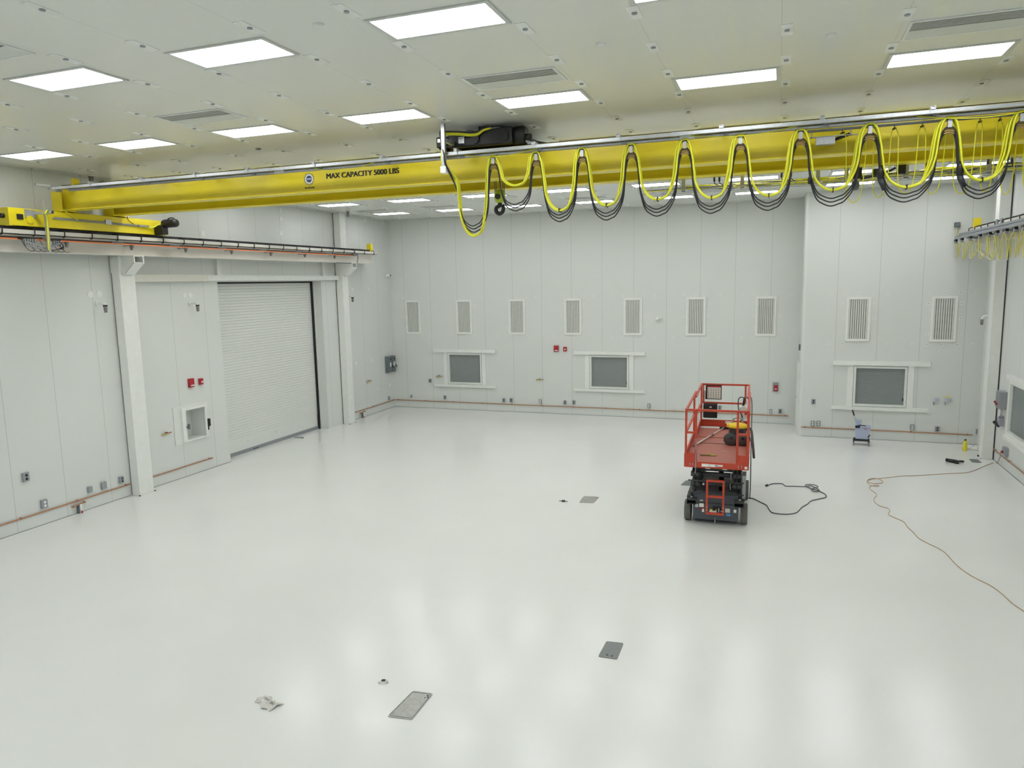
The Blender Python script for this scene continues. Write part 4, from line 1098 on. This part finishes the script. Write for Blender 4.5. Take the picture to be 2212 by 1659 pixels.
m = MB(); ch_ = [(-.385,-.085,1.74),(-.384,-.09,1.50),(-.386,-.10,1.30),(-.385,-.11,1.15),(-.388,-.10,1.05)]
P = spline(ch_,8)
for i in range(0,len(P)-1):
    a, b = P[i], P[i+1]; mid = (a+b)/2
    m.tube([a+Vector((.006,0,0)), mid+Vector((.010,0,0)), b+Vector((.004,0,0))],.004,4); m.tube([a-Vector((.006,0,0)), mid-Vector((.010,0,0)), b-Vector((.004,0,0))],.004,4)
lb(m, 'entry_chain', M_galv)
# sign board and manual box on the front rail
m = MB(); m.box(-.46,3.55,1.95,-.08,3.58,2.30); sb = lb(m, 'sign_board', M_blackm)
lb(MB().box(-.41,3.545,1.97,-.10,3.55,2.245), 'sign_face', M_cream, sb); lb(MB().box(-.41,3.544,2.245,-.10,3.55,2.275), 'sign_header', M_red, sb)
m = MB()
for i in range(5):
    for j in range(6): m.box(-.398+.058*i,3.542,1.985+.042*j,-.37+.058*i,3.545,2.005+.042*j)
lb(m, 'pictogram_grid', M_cyl, sb)
lb(MB().box(-.49,3.54,2.16,-.45,3.55,2.29), 'label', M_lab, sb)
m = MB(); m.box(-.50,3.48,1.50,-.17,3.58,1.85); dbx = lb(m, 'manual_box', M_black, bevel=.02)
lb(MB().box(-.35,3.475,1.755,-.30,3.48,1.785), 'label', M_cream, dbx)
m = MB(); m.prism([(.36,1.66),(.52,1.66),(.52,1.92),(.46,1.98),(.36,1.94)], 'y', 2.6, 2.85); cb = lb(m, 'control_box', M_cream, bevel=.01)
lb(MB().cyl((.44,2.68,1.95),(.46,2.66,2.16),.03,10,r1=.022), 'joystick', M_black, cb)
lb(MB().cyl((.50,2.58,1.80),(.50,2.60,1.80),.03,12), 'stop_button', M_red, cb)
lb(MB().tube(spline([(.45,2.66,2.15),(.38,2.62,2.17),(.33,2.6,2.10),(.34,2.58,1.9),(.42,2.56,1.75),(.44,2.55,1.5),(.46,2.5,1.32)],5),.011,6), 'control_cable', M_rubber, cb)
lb(MB().tube(spline([(.42,2.58,1.75),(.38,2.4,1.6),(.30,2.3,1.38),(.28,2.25,1.29)],5),.011,6), 'control_cable', M_rubber, cb)
lb(MB().tube(spline([(.46,2.7,2.1),(.53,2.4,2.22),(.60,2.2,2.24),(.63,2.0,2.1),(.635,1.7,1.6),(.64,1.2,1.1),(.645,1.0,.6),(.64,.95,.30)],6),.011,6), 'power_cable', M_cabgrey)

# things left on the platform ----------------------------------------------------
def on_deck(name, label, cat, u, v, w=1.27, rz=0): return thing(name, lw(u,v,w), label, cat, None, LZ+rz)
V = on_deck('wet_dry_vacuum', 'charcoal wet dry vacuum with a yellow lid standing on the lift platform', 'vacuum cleaner', .345, 1.75); V.scale = (1.25,1.1,1.12)
def vb(mb, n, mm, bevel=0, par=None): return mb.build(n, mm, par or V, bevel=bevel, local=True)
m = MB(); m.lathe([(.02,0),(.12,0),(.165,.02),(.165,.05),(.15,.07)],(0,0,.04),22); m.lathe([(.14,.07),(.145,.14),(.14,.30),(.15,.31),(.15,.33),(.05,.33)],(0,0,.0),22); vb(m,'drum',M_vacg)
for s in (-1, 1):
    w = vb(MB().lathe([(.04,-.05),(.105,-.045),(.12,-.03),(.12,.03),(.105,.045),(.04,.05)],(s*.105,-.12,.12),20,'y'),'dolly_pod',M_vacg)
    vb(MB().cyl((s*.095,-.185,.15),(s*.095,-.165,.15),.026,12),'port',M_dark,par=w)
    vb(MB().cyl((s*.13,-.13,.0),(s*.13,-.10,.0),.001,6).lathe([(.01,-.02),(.032,-.02),(.032,.02),(.01,.02)],(s*.13,-.11,.032),12,'x'),'caster',M_black)
m = MB(); m.lathe([(.15,.33),(.165,.34),(.165,.38),(.13,.41),(.06,.42),(.01,.42)],(0,0,0),20); vb(m,'lid',M_vacy)
vb(MB().box(-.18,-.07,.34,-.10,.07,.40),'latch',M_vacy,.01); vb(MB().box(.09,-.07,.34,.18,.07,.39),'latch',M_vacy,.01)
vb(MB().tube(spline([(-.09,.02,.40),(-.07,.02,.49),(0,.02,.52),(.07,.02,.50),(.09,.02,.40)],5),.016,8),'carry_handle',M_galvd)
h = MB().tube(spline([lw(.46,1.85,1.50),lw(.56,1.8,1.62),lw(.63,1.7,1.60),lw(.665,1.5,1.40),lw(.685,1.35,1.24),lw(.70,1.25,1.10)],6),.026,9).build('vacuum_hose', M_vacg)
tag(h, 'thick dark grey vacuum hose draped over the right side of the lift platform', 'hose')
pa, pb = at('z',1.30,1500,962), at('z',1.33,1563,924)
t = thing('extension_pole', (pa+pb)/2, 'long metal extension pole lying diagonally across the lift platform', 'pole')
MB().cyl(pa, pa.lerp(pb,.58), .016, 10).build('outer_tube', M_gutter, t); MB().cyl(pa.lerp(pb,.58), pb, .012, 10).build('inner_tube', M_gutter, t)
MB().cyl(pa.lerp(pb,.56), pa.lerp(pb,.61), .022, 10).build('twist_collar', M_boxd, t); MB().cyl(pa.lerp(pb,-.03), pa, .018, 10).build('end_cap', M_cyl, t)
MB().beam(pb-Vector((.09,0,.01)), pb+Vector((.12,.02,-.01)), .03, .05).build('tool_head', M_black, t)
for (u, v, rz, lab, mm) in [(-.24,.55,.3,'brown work glove lying flat on the red lift platform', M_brown), (-.13,.58,-.5,'second work glove with a yellowish cuff crossing the brown one', mat('yellowish glove', (.42,.36,.10), .8, var=.3, scale=20))]:
    t = on_deck('work_glove', lab, 'glove', u, v, 1.272, rz)
    m = MB(); m.prism([(-.05,-.04),(.03,-.045),(.05,-.03),(.05,.03),(.03,.04),(-.05,.035)],'z',0,.018); m.build('palm', mm, t, bevel=.006, local=True)
    m = MB()
    for k, (yy, L) in enumerate(((-.032,.07),(-.011,.085),(.011,.08),(.03,.062))): m.cyl((.045,yy,.011),(.05+L,yy*1.3,.012),.0105,8,r1=.007)
    m.cyl((.0,-.04,.01),(.04,-.085,.012),.011,8,r1=.008); m.build('fingers', mm, t, local=True)
    MB().box(-.11,-.045,0,-.05,.04,.02).build('cuff', mm, t, bevel=.006, local=True)
t = on_deck('metal_clamp', 'small light metal block on the lift platform by its near left rail', 'clamp', -.545, .05, 1.27)
MB().cyl((0,0,.0),(0,0,.06),.03,12).build('body', M_galv, t, local=True); MB().cyl((0,0,.06),(0,0,.08),.035,12).build('cap', M_cream, t, local=True)

# ------------------------------------------------------------------ floor items
def plate(name, pts, label, mm, holes=(), rim=False):
    P = [Vector(p) for p in pts]; c = sum(P, Vector((0,0)))/4
    t = thing(name, (c.x,c.y,0), label, 'floor plate', 'flat metal floor plates')
    def pt(a, b): return (P[0].lerp(P[1],a)).lerp(P[3].lerp(P[2],a), b)
    q = []
    r = .07
    for (a,b) in ((r,0),(1-r,0),(1-r*.3,r*.3),(1,r),(1,1-r),(1-r*.3,1-r*.3),(1-r,1),(r,1),(r*.3,1-r*.3),(0,1-r),(0,r),(r*.3,r*.3)): v = pt(a,b); q.append((v.x,v.y))
    MB().prism(q,'z',0,.008).build('plate', mm, t)
    if rim:
        m = MB(); k = [Vector((x,y)) for x,y in q]; 
        for i in range(12):
            a, b = k[i], k[(i+1) % 12]; a = c+(a-c)*.91; b = c+(b-c)*.91
            m.beam((a.x,a.y,.009),(b.x,b.y,.009),.006,.003)
        m.build('recess_line', M_boxd, t)
    for (a,b,rr,dk) in holes:
        v = pt(a,b); MB().cyl((v.x,v.y,.008),(v.x,v.y,.011),rr,12,smooth=False).build('screw_hole', M_dark if dk else M_galvd, t)
def gp(*px): return [(lambda v: (v.x,v.y))(at('z',0,*p)) for p in px]
plate('floor_plate', gp((892,1493),(936,1499),(890,1556),(836,1549)), 'largest brushed steel floor plate in the foreground, with rounded corners', M_steel, [(.85,.12,.012,1),(.92,.18,.010,1),(.80,.2,.008,1),(.12,.88,.014,0)], True)
plate('floor_plate', gp((1310,1386),(1347,1390),(1333,1425),(1292,1419)), 'dark grey steel floor plate in the right foreground with two black holes', M_steeld, [(.42,.84,.012,1),(.68,.86,.012,1),(.3,.15,.006,0),(.75,.35,.006,0)])
plate('floor_plate', gp((1261,1072),(1295,1074),(1282,1087),(1251,1086)), 'pale steel floor plate in the middle of the floor, left of the lift', M_steel, [(.8,.15,.012,1)])
plate('floor_plate', gp((1482,1038),(1512,1040),(1500,1049.5),(1470,1048)), 'grey floor plate partly hidden behind the left wheels of the lift', M_steeld)
plate('floor_plate', gp((2093,992),(2112,992.5),(2121,1000),(2100,999)), 'small grey floor plate at the foot of the right column', M_steeld)
# small floor box
p = at('z',0,828,1475); t = thing('floor_socket', p, 'tiny black square socket between two white ears in the left foreground', 'floor socket', rz=.3)
MB().box(-.022,-.028,0,.026,.028,.03).build('socket', M_dark, t, local=True)
for s in (-1,1): MB().prism([(s*.03,-.03),(s*.05,-.025),(s*.065,0),(s*.05,.025),(s*.03,.03)],'z',0,.015).build('ear', M_galv, t, local=True)
m = MB(); m.box(-.032,-.032,0,.036,-.028,.034); m.box(-.032,.028,0,.036,.032,.034); m.box(-.032,-.028,0,-.024,.028,.034); m.box(.028,-.028,0,.036,.028,.034); m.build('rim', M_white, t, local=True)
p = at('z',0,1217,1083); t = thing('floor_socket', p, 'tiny black floor socket beside the pale plate in the middle of the floor', 'floor socket')
MB().cyl((0,0,0),(0,0,.02),.045,14).build('socket', M_dark, t, local=True)
for s in (-1,1): MB().box(s*.075-.02,-.015,0,s*.075+.02,.015,.012).build('ear', M_boxd, t, local=True)
# crumpled plastic bag
p = at('z',0,579,1521); t = thing('plastic_wrapper', p, 'crumpled translucent plastic wrapper on the floor at lower left', 'plastic wrapper', rz=-.35)
m = MB(); rr = random.Random(3); nx, ny = 9, 6; vs = []; 
for j in range(ny):
    for i in range(nx): vs.append((-.15+.30*i/(nx-1)+rr.uniform(-.012,.012), -.085+.17*j/(ny-1)+rr.uniform(-.012,.012)+.02*math.sin(i), max(.002, rr.uniform(.0,.035)*(1 if 0<j<ny-1 else .2)+.012*math.sin(i*1.3+j))))
m.add(vs, [(j*nx+i, j*nx+i+1, (j+1)*nx+i+1, (j+1)*nx+i) for j in range(ny-1) for i in range(nx-1)]); o = m.build('sheet', M_plastic, t, local=True)
sm_ = o.modifiers.new('thick','SOLIDIFY'); sm_.thickness = .003; sm_.offset = 1
MB().beam((-.12,.05,.03),(.08,.03,.04),.02,.012).build('fold', M_plastic, t, local=True)
MB().beam((.03,.07,.02),(.05,.0,.05),.015,.012).build('fold', M_plastic, t, local=True)
# pen like tool near the roller door
p = at('z',0,646,946); t = thing('hand_tool', p, 'small dark slim tool lying on the floor in front of the roller door', 'tool', rz=.1)
MB().cyl((-.17,0,.02),(.08,.02,.02),.014,8).build('shaft', M_galvd, t, local=True); MB().beam((.08,.02,.02),(.18,-.05,.02),.03,.03).build('head', M_boxd, t, local=True)
# floor cables
def floortube(px, r, mm, name, label, cat, k=5):
    P = []
    for q in px:
        v = at('z', r, q[0], q[1]); P.append((v.x, v.y, r + (q[2] if len(q) > 2 else 0)))
    return tag(MB().tube(spline(P,k), r, 6).build(name, mm), label, cat)
cabpx = [(1617,1075),(1628,1077.5),(1643,1085),(1656,1091.5),(1661,1100),(1668,1107),(1685,1110),(1704,1110.5),(1721,1107),(1732,1096),(1744,1089),(1752,1082),(1768,1078),(1784,1074),(1783,1068),(1772,1062),
         (1766,1059),(1756,1057),(1740,1051,.02),(1744,1048.5,.02),(1760,1049.5,.02),(1767,1053.5,.02),(1758,1056.5,.02),(1753,1060,.02),(1760,1064,.02),(1770,1063,.03),(1764,1057.5,.03),(1750,1052,.03),(1739,1051,0),(1715,1050.3),(1697,1050),(1690,1045),(1672,1044.5),(1662,1047),(1657.5,1050)]
floortube(cabpx, .0105, M_cabgrey, 'power_cable', 'dark blue grey power cable looping on the floor to the right of the lift', 'cable')
p = at('z',0,1657.5,1050); tag(MB().cyl((p.x-.03,p.y-.05,.02),(p.x,p.y+.02,.02),.022,8).build('cable_plug', M_dark), 'black plug at the free end of the dark floor cable', 'plug')
hosepx = [(2145,1000),(2128,1006),(2110,1014),(2092,1020),(2070,1022),(2045,1023),(2015,1025),(1985,1027),(1950,1028),(1932,1030),(1905,1033),(1885,1034.5),(1873,1039),(1876,1042),(1890,1044.5),(1905,1043),(1906,1038.5),(1892,1035,.02),(1876,1037,.02),(1874,1042),(1880,1048),(1892,1051),(1899,1050),(1894,1048),(1884,1049),(1878,1054),(1884,1060),(1892,1066),(1893,1071),(1888,1077),(1890,1085),(1901,1093),(1918,1098),(1922,1104),(1919,1111),(1932,1118),(1952,1127),(1960,1138),(1975,1152),(1985,1163),(2005,1174),(2030,1186),(2045,1197),(2062,1216),(2085,1235),(2110,1250),(2140,1265),(2165,1283),(2188,1304),(2215,1322),(2260,1352)]
floortube(hosepx, .008, M_hose, 'air_hose', 'thin tan air hose snaking across the floor to the lower right', 'hose', 4)
tag(MB().tube(spline([(19.75,-4.06,.02),(19.74,-4.2,.04),(19.72,-4.5,.25),(19.68,-4.65,.42)],5),.01,6).build('air_hose', M_hose), 'short end of the tan hose rising to the grey wall box behind the right column', 'hose')
# mop bucket
pb_ = at('z',0,1860,961); t = thing('mop_bucket', (pb_.x,pb_.y,0), 'pale blue mop bucket with wringer on a black wheeled frame by the bay wall', 'mop bucket', rz=-.05)
def bb(mb, n, mm, bevel=0, par=None): return mb.build(n, mm, par or t, bevel=bevel, local=True)
bb(MB().box(-.21,-.14,.13,.21,.14,.19),'frame',M_black,.02)
for x in (-.2,.2):
    for y in (-.13,.13): bb(MB().lathe([(.01,-.016),(.05,-.016),(.055,0),(.05,.016),(.01,.016)],(x,y,.055),14,'x'),'caster',M_galvd)
for x in (-.2,.2):
    for y in (-.13,.13): bb(MB().cyl((x,y,.06),(x,y,.14),.014,8),'caster_stem',M_black)
m = MB(); m.add([(-.16,-.11,.19),(.17,-.11,.19),(.17,.11,.19),(-.16,.11,.19),(-.18,-.13,.55),(.22,-.13,.52),(.22,.13,.52),(-.18,.13,.55)],[(0,3,2,1),(4,5,6,7),(0,1,5,4),(1,2,6,5),(2,3,7,6),(3,0,4,7)]); bb(m,'tub',M_blue,.012)
bb(MB().box(-.19,-.14,.535,.23,.14,.565),'tub_rim',M_blue,.008)
m = MB(); m.add([(-.16,-.09,.57),(-.05,-.09,.57),(-.05,.09,.57),(-.16,.09,.57),(-.19,-.1,.74),(-.0,-.1,.72),(-.0,.1,.72),(-.19,.1,.74)],[(0,3,2,1),(4,5,6,7),(0,1,5,4),(1,2,6,5),(2,3,7,6),(3,0,4,7)]); bb(m,'wringer',M_blue,.01)
bb(MB().box(-.18,-.145,.52,-.06,-.10,.58),'bracket',M_black); bb(MB().cyl((-.08,-.12,.60),(.10,-.12,.585),.012,8),'wringer_bar',M_black)
bb(MB().cyl((-.18,-.11,.73),(-.22,-.11,.88),.014,8),'handle',M_galv); bb(MB().cyl((-.22,-.11,.87),(-.275,-.11,1.03),.02,8),'handle_grip',M_black)
bb(MB().cyl((.16,-.15,.26),(.21,-.16,.34),.016,8),'drain_spout',M_black); bb(MB().box(.04,-.138,.49,.13,-.13,.505),'label',M_red)
# yellow bottle, rags, black gun
p = at('z',0,2084,973); t = thing('yellow_bottle', p, 'upright yellow plastic bottle on the floor near the right column', 'bottle')
MB().lathe([(.01,0),(.055,.0),(.06,.02),(.055,.16),(.045,.23),(.04,.24)],(0,0,0),16).build('body', M_ylab, t, local=True)
MB().lathe([(.035,.24),(.04,.242),(.035,.27),(.02,.28)],(0,0,0),14).build('shoulder', M_ylab, t, local=True); MB().cyl((0,0,.28),(0,0,.315),.025,12).build('cap', M_black, t, local=True)
p = at('z',0,2103,970); t = thing('rag_pile', p, 'small heap of crumpled white rags beside the yellow bottle', 'rags')
for k, (dx,dy,s,a) in enumerate(((-.08,.05,.16,.2),(.06,-.04,.15,.9),(.14,.06,.10,1.7))):
    m = MB(); rr = random.Random(k+5); n = 6; vs = []
    for j in range(n):
        for i in range(n):
            x = (i/(n-1)-.5)*s*2; y = (j/(n-1)-.5)*s*1.4; e = 1-max(abs(x)/s, abs(y)/(s*.7))
            vs.append((dx+x*math.cos(a)-y*math.sin(a), dy+x*math.sin(a)+y*math.cos(a), .003+k*.004+max(0,e)*rr.uniform(.06,.16)))
    m.add(vs, [(j*n+i, j*n+i+1, (j+1)*n+i+1, (j+1)*n+i) for j in range(n-1) for i in range(n-1)], True)
    o = m.build('rag', M_rag, t, local=True); q = o.modifiers.new('thick','SOLIDIFY'); q.thickness = .004; q.offset = 1
p = at('z',0,2060,1000); t = thing('cordless_tool', p, 'black cordless tool lying on its side in front of the yellow bottle', 'power tool', rz=-.25)
MB().cyl((-.17,.06,.05),(.06,-.04,.05),.045,12,r1=.05).build('body', M_black, t, local=True); MB().tube(spline([(.03,-.02,.05),(.09,.08,.04),(.17,.13,.035),(.22,.13,.035)],5),.026,8).build('grip', M_black, t, local=True)
MB().box(.03,-.09,.0,.12,.0,.08).build('battery', M_blackm, t, bevel=.01, local=True)
p = at('z',0,2114,986); t = thing('black_knob', p, 'tiny black knob on the floor at the corner of the right column', 'knob')
MB().cyl((0,0,0),(0,0,.04),.03,12).build('knob', M_black, t, local=True); MB().cyl((.02,0,.01),(.14,-.16,.01),.006,6).build('pin', M_galv, t, local=True)

# ------------------------------------------------------------------ world and view
w = bpy.data.worlds.new('world'); S.world = w; w.use_nodes = True
w.node_tree.nodes['Background'].inputs[0].default_value = (.5,.52,.5,1); w.node_tree.nodes['Background'].inputs[1].default_value = .02
S.view_settings.view_transform = 'Standard'; S.view_settings.look = 'None'; S.view_settings.gamma = 1; S.view_settings.exposure = 0
S.view_settings.use_curve_mapping = False
try:
    S.cycles.max_bounces = 6; S.cycles.diffuse_bounces = 5; S.cycles.glossy_bounces = 3; S.cycles.transmission_bounces = 1; S.cycles.transparent_max_bounces = 2
    S.cycles.use_adaptive_sampling = True; S.cycles.adaptive_threshold = .14; S.cycles.adaptive_min_samples = 16; S.cycles.caustics_reflective = False; S.cycles.caustics_refractive = False
except Exception: pass
